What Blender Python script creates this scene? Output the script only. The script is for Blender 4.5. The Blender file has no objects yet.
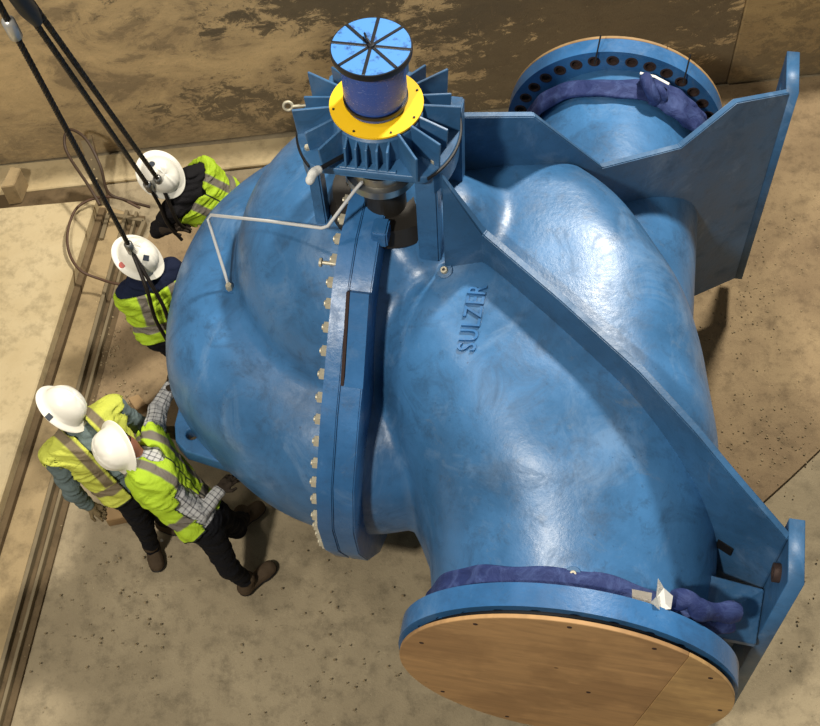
import bpy, bmesh, math, random
import numpy as np
from mathutils import Vector, Matrix
random.seed(4); rng = np.random.default_rng(5)
scene = bpy.context.scene
COL = scene.collection
PI = math.pi

# ------------------------------------------------------------------ camera (solved from the photograph's perspective)
F, CX, CY, H = 1260., 410., 363., 8.6
def norm(v): v = np.array(v, float); return v/np.linalg.norm(v)
dn = norm([(475-CX)/F, -(1150-CY)/F, -1.]); up = -dn
fw = np.array([0, 0, -1.]); yw = norm(fw - up*(fw@up)); xw = np.cross(yw, up)
RW = np.array([xw, yw, up]); CAM = np.array([0, 0, H])
def P(px, py, z):
    d = RW@np.array([(px-CX)/F, -(py-CY)/F, -1.]); return CAM + d*((z-H)/d[2])
yaw = math.radians(-14)
EX = np.array([math.cos(yaw), math.sin(yaw), 0]); EY = np.array([-EX[1], EX[0], 0])
PO = P(371, 46, 4.2); PO[2] = 0
def LP(px, py, z): w = P(px, py, z)-PO; return np.array([w@EX, w@EY, w[2]])     # pump-local

cam = bpy.data.cameras.new('camera'); camo = bpy.data.objects.new('camera', cam); COL.objects.link(camo)
cam.sensor_fit = 'HORIZONTAL'; cam.sensor_width = 36; cam.lens = F/820*36; cam.clip_end = 100
m = Matrix([list(r) for r in RW]).to_4x4(); m.translation = Vector(CAM); camo.matrix_world = m
scene.camera = camo
scene.view_settings.view_transform = 'Standard'; scene.view_settings.look = 'None'
scene.view_settings.gamma = 1; scene.view_settings.exposure = -0.12
try: scene.view_settings.use_curve_mapping = False
except Exception: pass

# ------------------------------------------------------------------ object helpers
def thing(name, label, cat, loc=(0, 0, 0), rz=0, group=None):
    o = bpy.data.objects.new(name, None); COL.objects.link(o); o.empty_display_size = .1
    o.location = Vector(loc); o.rotation_euler = (0, 0, rz)
    o['label'] = label; o['category'] = cat
    if group: o['group'] = group
    return o
def link(name, me, mat=None, parent=None, label=None):
    o = bpy.data.objects.new(name, me); COL.objects.link(o)
    if mat is not None:
        me.materials.clear()
        for q in (mat if isinstance(mat, (list, tuple)) else [mat]): me.materials.append(q)
    if parent: o.parent = parent
    if label: o['label'] = label
    return o
def tag(o, label, cat, group=None):
    o['label'] = label; o['category'] = cat
    if group: o['group'] = group
    return o
def struct(o): o['kind'] = 'structure'; return o
def bm_mesh(bm, smooth=None):
    me = bpy.data.meshes.new('m'); bmesh.ops.recalc_face_normals(bm, faces=bm.faces[:]); bm.to_mesh(me); bm.free()
    if smooth is not None:
        for p in me.polygons: p.use_smooth = True
        me.set_sharp_from_angle(angle=math.radians(smooth))
    return me
def bev(bm, w, seg=2, ang=30):
    es = [e for e in bm.edges if len(e.link_faces) == 2 and e.calc_face_angle(0) > math.radians(ang)]
    if es and w > 0: bmesh.ops.bevel(bm, geom=es, offset=w, segments=seg, affect='EDGES', clamp_overlap=True)
def prism(pts, vec, bevel=.006, seg=2):
    """planar polygon (3D points) pushed along vec"""
    bm = bmesh.new(); a = [bm.verts.new(Vector(p)) for p in pts]; v = Vector(vec)
    b = [bm.verts.new(Vector(p)+v) for p in pts]; n = len(a)
    bm.faces.new(a[::-1]); bm.faces.new(b)
    for i in range(n): bm.faces.new((a[i], a[(i+1) % n], b[(i+1) % n], b[i]))
    bmesh.ops.recalc_face_normals(bm, faces=bm.faces[:]); bev(bm, bevel, seg); return bm
def box_bm(c, s, rot=None, bevel=.005, seg=2):
    bm = bmesh.new(); bmesh.ops.create_cube(bm, size=1)
    bmesh.ops.scale(bm, vec=Vector(s), verts=bm.verts); bev(bm, bevel, seg)
    if rot is not None: bmesh.ops.rotate(bm, cent=(0, 0, 0), matrix=rot, verts=bm.verts)
    bmesh.ops.translate(bm, vec=Vector(c), verts=bm.verts); return bm
def frame(d, hint=(0, 0, 1)):
    d = Vector(d).normalized(); h = Vector(hint)
    if abs(d.dot(h)) > .98: h = Vector((1, 0, 0))
    x = h.cross(d).normalized(); y = d.cross(x); return Matrix((x, y, d)).transposed()
def lathe(profile, c=(0, 0, 0), axis=(0, 0, 1), n=64, closed=False):
    """profile: (r, h) rows turned about axis"""
    bm = bmesh.new(); M = frame(axis); rings = []
    for r, h in profile:
        if r < 1e-6: rings.append([bm.verts.new(Vector(c)+M@Vector((0, 0, h)))])
        else: rings.append([bm.verts.new(Vector(c)+M@Vector((r*math.cos(2*PI*i/n), r*math.sin(2*PI*i/n), h))) for i in range(n)])
    L = len(rings)
    for k in range(L if closed else L-1):
        A, B = rings[k], rings[(k+1) % L]
        for i in range(n):
            j = (i+1) % n
            f = ([A[0]] if len(A) == 1 else [A[i], A[j]]) + ([B[0]] if len(B) == 1 else [B[j], B[i]])
            if len(f) > 2: bm.faces.new(f)
    return bm
def tube(pts, r, n=10, cap=True, bm=None, flat=1., hint=(0, 0, 1)):
    bm = bm or bmesh.new(); pts = [Vector(p) for p in pts]; L = len(pts); prev = None; rings = []
    for i, p in enumerate(pts):
        d = (pts[min(i+1, L-1)]-pts[max(i-1, 0)]).normalized()
        if prev is None: x = frame(d, hint).col[0].copy()
        else: x = (prev - d*prev.dot(d)).normalized()
        prev = x; y = d.cross(x); rr = r[i] if hasattr(r, '__len__') else r
        rings.append([bm.verts.new(p + x*(rr*math.cos(2*PI*k/n)) + y*(rr*flat*math.sin(2*PI*k/n))) for k in range(n)])
    for A, B in zip(rings, rings[1:]):
        for k in range(n): bm.faces.new((A[k], A[(k+1) % n], B[(k+1) % n], B[k]))
    if cap: bm.faces.new(rings[0][::-1]); bm.faces.new(rings[-1])
    return bm
def spline(pts, n=12):
    p = [np.array(q, float) for q in pts]; p = [2*p[0]-p[1]]+p+[2*p[-1]-p[-2]]; out = []
    for i in range(1, len(p)-2):
        for k in range(n):
            t = k/n; out.append(.5*((2*p[i])+(-p[i-1]+p[i+1])*t+(2*p[i-1]-5*p[i]+4*p[i+1]-p[i+2])*t*t+(-p[i-1]+3*p[i]-3*p[i+1]+p[i+2])*t**3))
    out.append(p[-2]); return out
def join_bm(a, b):
    me = bpy.data.meshes.new('t'); b.to_mesh(me); b.free(); a.from_mesh(me); bpy.data.meshes.remove(me); return a
def flat_curve(outlines, thick, M, bevel=.004):
    """2D outlines (first = rim, others = holes) extruded, placed by matrix M"""
    cu = bpy.data.curves.new('c', 'CURVE'); cu.dimensions = '2D'; cu.fill_mode = 'BOTH'; cu.extrude = thick/2-bevel; cu.bevel_depth = bevel; cu.bevel_resolution = 1
    for o in outlines:
        s = cu.splines.new('POLY'); s.points.add(len(o)-1); s.use_cyclic_u = True
        for q, (x, y) in zip(s.points, o): q.co = (x, y, 0, 1)
    ob = bpy.data.objects.new('c', cu); COL.objects.link(ob)
    me = bpy.data.meshes.new_from_object(ob.evaluated_get(bpy.context.evaluated_depsgraph_get()))
    bpy.data.objects.remove(ob); bpy.data.curves.remove(cu); me.transform(M)
    return me
def circ(cx, cy, r, n=24): return [(cx+r*math.cos(2*PI*i/n), cy+r*math.sin(2*PI*i/n)) for i in range(n)]

# ------------------------------------------------------------------ implicit surfaces -> meshes (surface nets)
def smin(a, b, k):
    h = np.clip(.5+.5*(b-a)/k, 0, 1); return b*(1-h)+a*h-k*h*(1-h)
def smax(a, b, k): return -smin(-a, -b, k)
def seg(X, Y, Z, a, b, ra, rb):
    a = np.array(a, np.float32); d = np.array(b, np.float32)-a; L = float(d@d)+1e-9
    x, y, z = X-a[0], Y-a[1], Z-a[2]; t = np.clip((x*d[0]+y*d[1]+z*d[2])/L, 0, 1)
    return np.sqrt((x-t*d[0])**2+(y-t*d[1])**2+(z-t*d[2])**2)-(ra+(rb-ra)*t)
def ell(X, Y, Z, c, fr, rad):
    """ellipsoid with frame rows fr"""
    x, y, z = X-c[0], Y-c[1], Z-c[2]; q = 0
    for f, r in zip(fr, rad): q = q+((x*f[0]+y*f[1]+z*f[2])/r)**2
    return (np.sqrt(q+1e-9)-1)*min(rad)
def field_mesh(fn, lo, hi, h, newton=2):
    lo = np.array(lo, np.float32); n = (np.ceil((np.array(hi)-lo)/h)).astype(int)+1
    ax = [lo[i]+h*np.arange(n[i], dtype=np.float32) for i in range(3)]
    X, Y, Z = np.meshgrid(*ax, indexing='ij', sparse=True)
    Fv = np.broadcast_to(fn(X, Y, Z), tuple(n)).astype(np.float32).copy()
    Fv[0] = Fv[-1] = 1; Fv[:, 0] = Fv[:, -1] = 1; Fv[:, :, 0] = Fv[:, :, -1] = 1
    S = Fv < 0; c = np.zeros(tuple(n-1), np.int8)
    offs = [(i, j, k) for i in (0, 1) for j in (0, 1) for k in (0, 1)]
    sl = lambda A, o: A[o[0]:A.shape[0]-1+o[0], o[1]:A.shape[1]-1+o[1], o[2]:A.shape[2]-1+o[2]]
    for o in offs: c += sl(S, o)
    act = (c > 0) & (c < 8); idx = -np.ones(act.shape, np.int64); I = np.argwhere(act); idx[act] = np.arange(len(I))
    acc = np.zeros((len(I), 3)); cnt = np.zeros(len(I))
    for a in offs:
        for d in range(3):
            if a[d]: continue
            b = list(a); b[d] = 1
            fa = Fv[I[:, 0]+a[0], I[:, 1]+a[1], I[:, 2]+a[2]]; fb = Fv[I[:, 0]+b[0], I[:, 1]+b[1], I[:, 2]+b[2]]
            mk = (fa < 0) != (fb < 0); t = np.where(mk, fa/np.where(mk, fa-fb, 1), 0)
            p = np.tile(np.array(a, float), (len(I), 1)); p[:, d] += t
            acc[mk] += p[mk]; cnt[mk] += 1
    V = lo+h*(I+acc/np.maximum(cnt, 1)[:, None])
    faces = []
    for d in range(3):
        u, v = (d+1) % 3, (d+2) % 3
        s0 = [slice(None)]*3; s1 = [slice(None)]*3; s0[d] = slice(0, -1); s1[d] = slice(1, None)
        A, B = S[tuple(s0)], S[tuple(s1)]
        for flip, mk in ((0, A & ~B), (1, ~A & B)):
            E = np.argwhere(mk)
            if not len(E): continue
            E = E[(E[:, u] > 0) & (E[:, v] > 0) & (E[:, u] < n[u]-1) & (E[:, v] < n[v]-1)]
            q = []
            for du, dv in ((-1, -1), (0, -1), (0, 0), (-1, 0)):
                c_ = E.copy(); c_[:, u] += du; c_[:, v] += dv; q.append(idx[c_[:, 0], c_[:, 1], c_[:, 2]])
            q = np.stack(q, 1); faces.append(q[:, ::-1] if flip else q)
    Fc = np.concatenate(faces); Fc = Fc[(Fc >= 0).all(1)]
    for _ in range(newton):
        e = h*.25; x, y, z = [V[:, i].copy() for i in range(3)]
        f0 = fn(x, y, z); g = np.stack([fn(x+e, y, z)-fn(x-e, y, z), fn(x, y+e, z)-fn(x, y-e, z), fn(x, y, z+e)-fn(x, y, z-e)], 1)/(2*e)
        st = -(f0/np.maximum((g**2).sum(1), .2))[:, None]*g; l = np.linalg.norm(st, axis=1, keepdims=True)
        V = V+st*np.minimum(1, h*.5/np.maximum(l, 1e-9))
    me = bpy.data.meshes.new('f'); me.vertices.add(len(V)); me.vertices.foreach_set('co', V.astype(np.float32).ravel())
    me.loops.add(Fc.size); me.polygons.add(len(Fc)); me.loops.foreach_set('vertex_index', Fc.ravel().astype(np.int32))
    me.polygons.foreach_set('loop_start', np.arange(0, Fc.size, 4, dtype=np.int32))
    me.polygons.foreach_set('use_smooth', np.ones(len(Fc), bool))
    me.update(calc_edges=True); me.validate(); return me
def attr(me, name, arr):
    a = me.attributes.new(name, 'FLOAT_VECTOR', 'POINT'); a.data.foreach_set('vector', np.asarray(arr, np.float32).ravel())
def verts(me): a = np.empty(len(me.vertices)*3, np.float32); me.vertices.foreach_get('co', a); return a.reshape(-1, 3)

# ------------------------------------------------------------------ materials
def lin(c): return tuple(((v/255)/12.92 if v/255 <= .04045 else ((v/255+.055)/1.055)**2.4) for v in c)+(1,)
class N:
    def __init__(s, name):
        s.m = bpy.data.materials.new(name); s.m.use_nodes = True; s.t = s.m.node_tree; s.b = s.t.nodes['Principled BSDF']
    def n(s, typ, **k):
        o = s.t.nodes.new(typ)
        for a, v in k.items(): setattr(o, a, v)
        return o
    def put(s, v, sock):
        if isinstance(v, bpy.types.NodeSocket): s.t.links.new(v, sock)
        else: sock.default_value = v
    def co(s, kind='Object', scale=None, rot=None):
        c = s.n('ShaderNodeTexCoord').outputs[kind]
        if scale or rot:
            mp = s.n('ShaderNodeMapping'); s.t.links.new(c, mp.inputs[0])
            if scale: mp.inputs['Scale'].default_value = scale
            if rot: mp.inputs['Rotation'].default_value = rot
            c = mp.outputs[0]
        return c
    def noise(s, sc, det=5, rough=.6, co=None, dist=0):
        o = s.n('ShaderNodeTexNoise'); o.inputs['Scale'].default_value = sc; o.inputs['Detail'].default_value = det
        o.inputs['Roughness'].default_value = rough; o.inputs['Distortion'].default_value = dist
        s.t.links.new(co or s.co(), o.inputs['Vector']); return o.outputs['Fac']
    def ramp(s, f, a, b, lo=0., hi=1.):
        o = s.n('ShaderNodeMapRange'); o.inputs[1].default_value = a; o.inputs[2].default_value = b
        o.inputs[3].default_value = lo; o.inputs[4].default_value = hi; s.put(f, o.inputs[0]); return o.outputs[0]
    def mix(s, f, a, b):
        o = s.n('ShaderNodeMix', data_type='RGBA'); s.put(f, o.inputs[0]); s.put(a, o.inputs[6]); s.put(b, o.inputs[7]); return o.outputs[2]
    def math(s, op, a, b=0.):
        o = s.n('ShaderNodeMath', operation=op); s.put(a, o.inputs[0]); s.put(b, o.inputs[1]); return o.outputs[0]
    def bump(s, f, st=.3, d=.01):
        o = s.n('ShaderNodeBump'); o.inputs['Strength'].default_value = st; o.inputs['Distance'].default_value = d
        s.put(f, o.inputs['Height']); s.t.links.new(o.outputs[0], s.b.inputs['Normal'])
    def fin(s, col, rough=.6, metal=0, spec=.5):
        s.put(col, s.b.inputs['Base Color']); s.put(rough, s.b.inputs['Roughness']); s.b.inputs['Metallic'].default_value = metal
        s.b.inputs['Specular IOR Level'].default_value = spec; return s.m
def plain(name, c, rough=.6, metal=0, var=.12, sc=18, bump=0):
    q = N(name); f = q.noise(sc); c1 = lin(c); c0 = tuple(v*(1-var*2) for v in c1[:3])+(1,)
    if bump: q.bump(q.noise(sc*4), bump, .004)
    return q.fin(q.mix(f, c0, c1), rough, metal)
def paint(name, base, dark, rough=.3, grime=1.):
    q = N(name)
    big = q.ramp(q.noise(1.3, 6, .62), .38, .66); c = q.mix(big, lin(tuple(v*.86 for v in base)), lin(tuple(min(255, v*1.06+4) for v in base)))
    ch = q.ramp(q.noise(2.1, 8, .7, q.co(scale=(1.3, 1, 1)), .8), .54, .68); c = q.mix(q.math('MULTIPLY', ch, .30*grime), c, lin((132, 156, 182)))
    d = q.ramp(q.noise(3.9, 9, .72, dist=.7), .50, .68); c = q.mix(q.math('MULTIPLY', d, .70*grime), c, lin(dark))
    g2 = q.ramp(q.noise(8.5, 10, .78, dist=.4), .55, .66); c = q.mix(q.math('MULTIPLY', g2, .40*grime), c, lin((44, 66, 88)))
    du = q.ramp(q.noise(1.9, 10, .8, q.co(scale=(1, 1.4, .7)), 1.2), .60, .70); c = q.mix(q.math('MULTIPLY', du, .38*grime), c, lin((124, 128, 124)))
    sp = q.ramp(q.noise(34, 6, .7), .64, .70); c = q.mix(q.math('MULTIPLY', sp, .55*grime), c, lin((30, 48, 68)))
    ft = q.math('ADD', q.math('MULTIPLY', q.noise(2.6, 9, .75), .7), q.math('MULTIPLY', d, .25)); r = q.ramp(ft, .25, .75, rough-.05, rough+.28)
    q.bump(q.math('ADD', q.noise(30, 6, .65), q.math('MULTIPLY', q.noise(7, 3, .5), .6)), .16, .010); return q.fin(c, r)
M = {}
M['blue'] = paint('blue_paint', (60, 110, 156), (42, 76, 108), .33)
M['blue_flange'] = paint('flange_blue_paint', (52, 106, 158), (42, 80, 120), .31, .8)
M['blue_plate'] = paint('plate_blue_paint', (52, 96, 136), (42, 74, 104), .42, .9)
M['yellow'] = plain('yellow_paint', (246, 196, 20), .45, var=.05)
M['black'] = plain('black_rubber', (16, 16, 18), .55)
M['darkhole'] = plain('rusted_dark_steel', (60, 36, 26), .8, var=.3, sc=40)
M['steel'] = plain('bright_steel', (190, 186, 176), .3, 1.)
M['bolt'] = plain('weathered_zinc', (205, 196, 170), .5, .35, var=.2, sc=30)
M['pipe'] = plain('galvanised_pipe', (225, 225, 222), .35, .15)
M['white'] = plain('white_cloth', (228, 226, 218), .8, bump=.3)
M['darkmetal'] = plain('oily_steel', (58, 54, 48), .5, .4)
M['tape'] = plain('tape', (12, 14, 20), .4)
M['rust'] = plain('rust', (66, 46, 38), .85, var=.35, sc=30)

def wrap_mat():
    q = N('blue_wrap'); f = q.noise(26, 6, .7, q.co(scale=(1, 1, 4)), 1.5)
    c = q.mix(q.ramp(f, .6, .68), lin((40, 78, 156)), lin((160, 180, 220))); q.bump(f, .5, .01); return q.fin(c, .25)
M['wrap'] = wrap_mat()
def face_mat():
    q = N('coupling_face_blue'); f = q.noise(14, 6, .7)
    c = q.mix(q.ramp(f, .55, .66), lin((74, 134, 200)), lin((40, 76, 136))); return q.fin(c, .4)
M['face'] = face_mat()
def sling_mat():
    q = N('navy_nylon_webbing'); f = q.noise(9, 6, .7, q.co(scale=(1, 1, 1)), .8); g = q.noise(60, 3, .6)
    c = q.mix(q.ramp(f, .45, .72), lin((26, 42, 92)), lin((62, 80, 128))); q.bump(f, .8, .02); return q.fin(c, .75)
M['sling'] = sling_mat()
def ply_mat(name, tone):
    q = N(name); co = q.co(scale=(1.2, 1, 7)); f = q.noise(2.2, 8, .65, co, .7); s = q.noise(1.7, 4, .6)
    c = q.mix(q.ramp(f, .3, .7), lin(tone), lin(tuple(v*.84 for v in tone)))
    c = q.mix(q.ramp(s, .46, .56, 0, .3), c, lin((104, 72, 42)))
    k = q.n('ShaderNodeTexVoronoi'); k.inputs['Scale'].default_value = 3.3; q.t.links.new(q.co(), k.inputs['Vector'])
    c = q.mix(q.ramp(k.outputs['Distance'], .05, .03, 0, .7), c, lin((70, 44, 24)))
    q.bump(f, .2, .003); return q.fin(c, .7)
M['ply'] = ply_mat('plywood', (190, 148, 98)); M['ply2'] = ply_mat('pale_plywood', (206, 166, 108))
M['wood'] = ply_mat('timber', (168, 136, 92))

def floor_mat(name, a, b, grit=.5, rough=.9, sc=1.):
    q = N(name); f = q.noise(.9*sc, 8, .62, dist=.3); g = q.noise(7*sc, 8, .7); h = q.noise(45, 5, .7)
    c = q.mix(q.ramp(f, .35, .68), lin(a), lin(b)); c = q.mix(q.ramp(g, .48, .72, 0, .7), c, lin(tuple(v*.72 for v in a)))
    c = q.mix(q.ramp(h, .62, .72, 0, grit), c, lin(tuple(v*.55 for v in a)))
    c = q.mix(q.ramp(h, .36, .3, 0, grit*.6), c, lin(tuple(min(255, v*1.2) for v in b)))
    q.bump(q.math('ADD', q.math('MULTIPLY', g, .6), q.math('MULTIPLY', h, .5)), .5*grit+.1, .03); return q.fin(c, rough, spec=.2)
M['floor'] = floor_mat('pit_floor_concrete', (142, 128, 102), (172, 156, 126), .6)
M['dirt'] = floor_mat('packed_dirt', (126, 106, 80), (160, 138, 104), .8)
M['slab'] = floor_mat('smooth_concrete_slab', (182, 162, 122), (200, 182, 144), .12, .8)
M['ledge'] = floor_mat('worn_concrete_ledge', (150, 130, 96), (172, 150, 112), .3)
M['edge'] = floor_mat('shade_toned_edge', (92, 76, 54), (116, 98, 72), .4)  # shade of the slab side and recesses put into the colour
M['angle'] = plain('dusty_steel_angle', (138, 122, 92), .7, .1, var=.25, sc=8)
def wall_mat(name, base, lo, hi, thr, amt):
    q = N(name); co = q.co(scale=(.8, 1, 1.3)); z = q.n('ShaderNodeSeparateXYZ'); q.t.links.new(q.co(), z.inputs[0])
    f = q.noise(.9, 4, .6, co, .3); p = q.noise(5.5, 14, .82, co, .5); t = q.noise(26, 6, .75, co); m_ = q.noise(1.7, 8, .7, co, .8)
    c = q.mix(q.ramp(m_, .38, .62), lin(base), lin(lo))
    reg = q.ramp(z.outputs[0], -3.2, 1.2, -.10, .055)                    # stains get denser towards the right end
    v = q.math('ADD', q.math('ADD', q.math('MULTIPLY', f, .38), q.math('MULTIPLY', p, .62)), reg)
    c = q.mix(q.math('MULTIPLY', q.ramp(v, thr, thr+.03), amt), c, lin(hi))
    v2 = q.math('ADD', q.math('MULTIPLY', m_, .5), q.math('MULTIPLY', p, .5)); c = q.mix(q.math('MULTIPLY', q.ramp(v2, .52, .56), .45*amt), c, lin((104, 94, 76)))
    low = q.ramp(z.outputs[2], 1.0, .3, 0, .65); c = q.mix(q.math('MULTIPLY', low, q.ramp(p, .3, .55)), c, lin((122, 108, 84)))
    c = q.mix(q.ramp(t, .58, .68, 0, .4), c, lin((78, 68, 52))); c = q.mix(q.ramp(t, .36, .3, 0, .3), c, lin((196, 172, 130)))
    q.bump(q.math('ADD', p, q.math('MULTIPLY', t, .3)), .5, .03); return q.fin(c, .85, spec=.25)
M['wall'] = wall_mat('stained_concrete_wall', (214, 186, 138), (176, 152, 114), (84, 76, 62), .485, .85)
M['wall2'] = wall_mat('pale_concrete_wall', (176, 152, 108), (150, 128, 92), (110, 96, 72), .56, .5)

# ------------------------------------------------------------------ setting
def poly_slab(name, pts, ztop, zbot, mat, bevel=.01):
    o = link(name, bm_mesh(prism([(p[0], p[1], zbot) for p in pts], (0, 0, ztop-zbot), bevel, 1)), mat); return struct(o)
a0 = P(0, 165, 0); a1 = P(820, 72, 0); wd = norm((a1-a0)*[1, 1, 0]); wn = np.array([-wd[1], wd[0], 0])
wa = a0-wd*1.6; wb = a1+wd*2.5
def gridplane(name, mat, x0, x1, y0, y1, z, n, amp):
    bm = bmesh.new(); bmesh.ops.create_grid(bm, x_segments=n, y_segments=n, size=.5)
    for v in bm.verts:
        v.co = Vector((x0+(v.co.x+.5)*(x1-x0), y0+(v.co.y+.5)*(y1-y0), z))
        v.co.z += amp*(math.sin(v.co.x*7.1+1.3*math.sin(v.co.y*5))*math.sin(v.co.y*6.3+v.co.x*2)) if amp else 0
    return struct(link(name, bm_mesh(bm, 60), mat))
gridplane('floor', M['floor'], -6, 8, -1.5, 9, -.02, 8, 0)
# wall along the back of the pit with a paler bay at its right end
WT = 1.98
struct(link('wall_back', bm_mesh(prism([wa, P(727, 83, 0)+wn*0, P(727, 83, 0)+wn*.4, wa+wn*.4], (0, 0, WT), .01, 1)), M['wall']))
struct(link('wall_right', bm_mesh(prism([P(727, 83, 0)-wn*.02, wb-wn*.02, wb+wn*.4, P(727, 83, 0)+wn*.4], (0, 0, WT+.02), .01, 1)), M['wall2']))
struct(link('trim_1', bm_mesh(prism([wa+wn*.4+np.array([0, 0, WT-.3]), wb+wn*.4+np.array([0, 0, WT-.3]), wb+wn*3+np.array([0, 0, WT-.3]), wa+wn*3+np.array([0, 0, WT-.3])], (0, 0, .3), .01, 1)), M['slab']))
# smooth kerb of concrete at the wall foot (left), dirt (right), smooth patch (bottom right)
poly_slab('trim_2', [P(102, 182, .02), P(300, 160, .02), P(330, 132, .02), P(-60, 171, .02), P(-60, 200, .02), P(0, 194, .02)], .02, -.02, M['slab'])
dp = [P(600, 330, .0), P(684, 575, .0), P(720, 540, .0), P(760, 505, .0), P(790, 478, .0), P(830, 440, .0), P(900, 380, .0), P(980, 60, .0), P(700, 89, .0), P(560, 120, 0)]
poly_slab('trim_3', dp, .012, -.02, M['dirt'], 0)
dl = [P(137, 262, 0), P(152, 230, 0), P(230, 200, 0), P(300, 420, 0), P(225, 440, 0), P(150, 430, 0), P(98, 420, 0), P(88, 400, 0)]
poly_slab('trim_4', dl, .008, -.02, M['dirt'], 0)
# raised slab on the left, its ledge, and the steel-edged channel
SZ = .22
e0, e1 = P(96, 199, SZ), P(-6, 520, SZ)
ed = norm(e1-e0); e2 = e1+ed*3.5
poly_slab('trim_5', [e0, P(-5, 208, SZ), P(-130, 220, SZ), e2-np.array([4, 0, 0]), e2], SZ, -.02, M['slab'], .012)
g0, g1 = P(126, 212, .05), P(-6, 690, .05); gd = norm(g1-g0); g2 = g1+gd*2
k0 = P(104, 205, .05); kk = P(-6, 560, .05); k2 = kk+norm(kk-k0)*3
poly_slab('trim_6', [g0, k0-(g0-k0)*.35, k2-np.array([.4, 0, 0]), g2], .05, -.02, M['ledge'], .006)
bm = bmesh.new(); gn = np.array([-gd[1], gd[0], 0]);
if gn[0] < 0: gn = -gn
def strip(a, b, off0, off1, z0, z1, mat, name):
    return struct(link(name, bm_mesh(prism([a+gn*off0, b+gn*off0, b+gn*off1, a+gn*off1], (0, 0, z1-z0), .003, 1)), mat))
ga = np.array([g0[0], g0[1], -.02]); gb = np.array([g2[0], g2[1], -.02])
strip(ga, gb, 0.0, .03, -.02, .085, M['angle'], 'trim_7')
strip(ga, gb, .085, .11, -.02, .07, M['angle'], 'trim_8')
strip(ga, gb, .03, .085, -.02, .02, M['edge'], 'trim_9')
strip(ga, gb, .11, .16, -.02, .012, M['edge'], 'trim_10')
kn = norm(kk-k0); ka = np.array([e0[0], e0[1], -.02]); kb = np.array([e2[0], e2[1], -.02])
struct(link('trim_11', bm_mesh(prism([ka+gn*.0, kb+gn*.0, kb+gn*.055, ka+gn*.055], (0, 0, .13), .003, 1)), M['edge']))  # dark strip paints the shaded side of the slab
# flat dark strip painting the shade in the recess behind the slab
poly_slab('trim_12', [P(-130, 222, .0), P(97, 200, .0), P(98, 186, .0), P(-130, 205, .0)], .004, -.02, M['edge'], 0)

# loose gravel
def gravel():
    bm = bmesh.new()
    spots = [((105, 345), 30, 120), ((120, 395), 25, 60), ((745, 300), 60, 150), ((770, 440), 50, 140), ((720, 480), 40, 90), ((790, 240), 40, 80), ((770, 620), 60, 50), ((330, 640), 110, 80), ((100, 620), 90, 90)]
    for (c, s, k) in spots:
        for _ in range(k):
            p = P(c[0]+random.gauss(0, s*.5), c[1]+random.gauss(0, s*.5), .012)
            r = random.uniform(.003, .010)
            t = bmesh.ops.create_icosphere(bm, subdivisions=1, radius=r, matrix=Matrix.Translation((p[0], p[1], .012+r*.3)))
            for v in t['verts']: v.co += Vector((random.uniform(-.3, .3)*r for _ in range(3)))
    return bm_mesh(bm)
o = link('gravel', gravel(), plain('grit_stones', (178, 156, 118), .9, var=.4, sc=6)); tag(o, 'loose gravel and crumbs of concrete scattered over the pit floor', 'gravel'); o['kind'] = 'stuff'

# ------------------------------------------------------------------ PUMP
pump = thing('pump', 'huge blue cast volute pump with bolted split casing and finned bearing housing', 'pump', PO, yaw)
ZM = 1.5
phs = np.radians([-180, -157, -130, -100, -70, -40, 0, 60, 100, 128, 155, 180])
Ro = np.array([1.575, 1.54, 1.40, 1.36, 1.26, 1.25, 1.3, 1.5, 1.62, 1.69, 1.66, 1.575])
yk = np.linspace(-2.2, 1.5, 75)
def curve(ys, vs):
    v = np.interp(yk, ys, vs); k = np.array([1, 2, 3, 2, 1.]); k /= k.sum()
    return np.convolve(np.pad(v, 2, mode='edge'), k, 'valid')
xl = curve([-2.2, -1.9, -1.5, -1.2, -.9, -.5, -.36, -.15, .05, .3, 1., 1.3], [.57, .55, .46, .31, .11, -.15, -.13, .10, .16, .1, .0, .1])
xr = curve([-2.2, -1.3, -.8, -.3, 0, .4, .7, .95, 1.2, 1.4], [2.14, 2.13, 2.08, 1.97, 1.86, 1.58, 1.32, 1.05, .7, .4])
hb = curve([-2.2, -1.9, -1.6, -1.3, -.9, -.4, .1, .5, .9, 1.15, 1.4], [.80, .83, .97, 1.14, 1.27, 1.33, 1.37, 1.36, 1.12, .75, .25])
pk = curve([-2.2, -1.8, -1.3, -.8, 1.5], [2., 2.1, 2.7, 3.3, 3.2])
def f_volute(X, Y, Z):
    r = np.sqrt(X*X+Y*Y); ph = np.arctan2(Y, X); R = np.interp(ph, phs, Ro, period=2*PI)
    w = Z-ZM; a = .62; q = np.maximum(r-(R-a), 0)/a
    return ((q**2.2+(np.abs(w)/.62)**2.2)**(1/2.2)-1)*.6
def f_dome(X, Y, Z):
    w = np.abs(Z-ZM); r = np.sqrt(X**2+((Y-.29)*.98)**2)
    r = r+.6*np.clip(X+.08, 0, 1)
    return (((r/1.10)**3.2+(w/1.36)**3.2)**(1/3.2)-1)*.95
def f_hull(X, Y, Z):
    w = np.abs(Z-ZM); l = np.interp(Y, yk, xl); r = np.interp(Y, yk, xr); b = np.interp(Y, yk, hb)
    xc = (l+r)/2; a = (r-l)/2
    pw = np.interp(Y, yk, pk)
    f = (((np.abs(X-xc)/a)**pw+(w/b)**pw)**(1/pw)-1)*np.minimum(a, b)*.9
    return np.maximum(f, np.maximum(-2.0-Y, Y-1.45))
def f_neck(X, Y, Z):     # boss under the bearing housing
    w = np.abs(Z-ZM); r = np.sqrt((X-.3)**2+(Y-.1)**2)
    return (((r/.46)**3+(w/1.52)**3)**(1/3)-1)*.5
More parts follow.
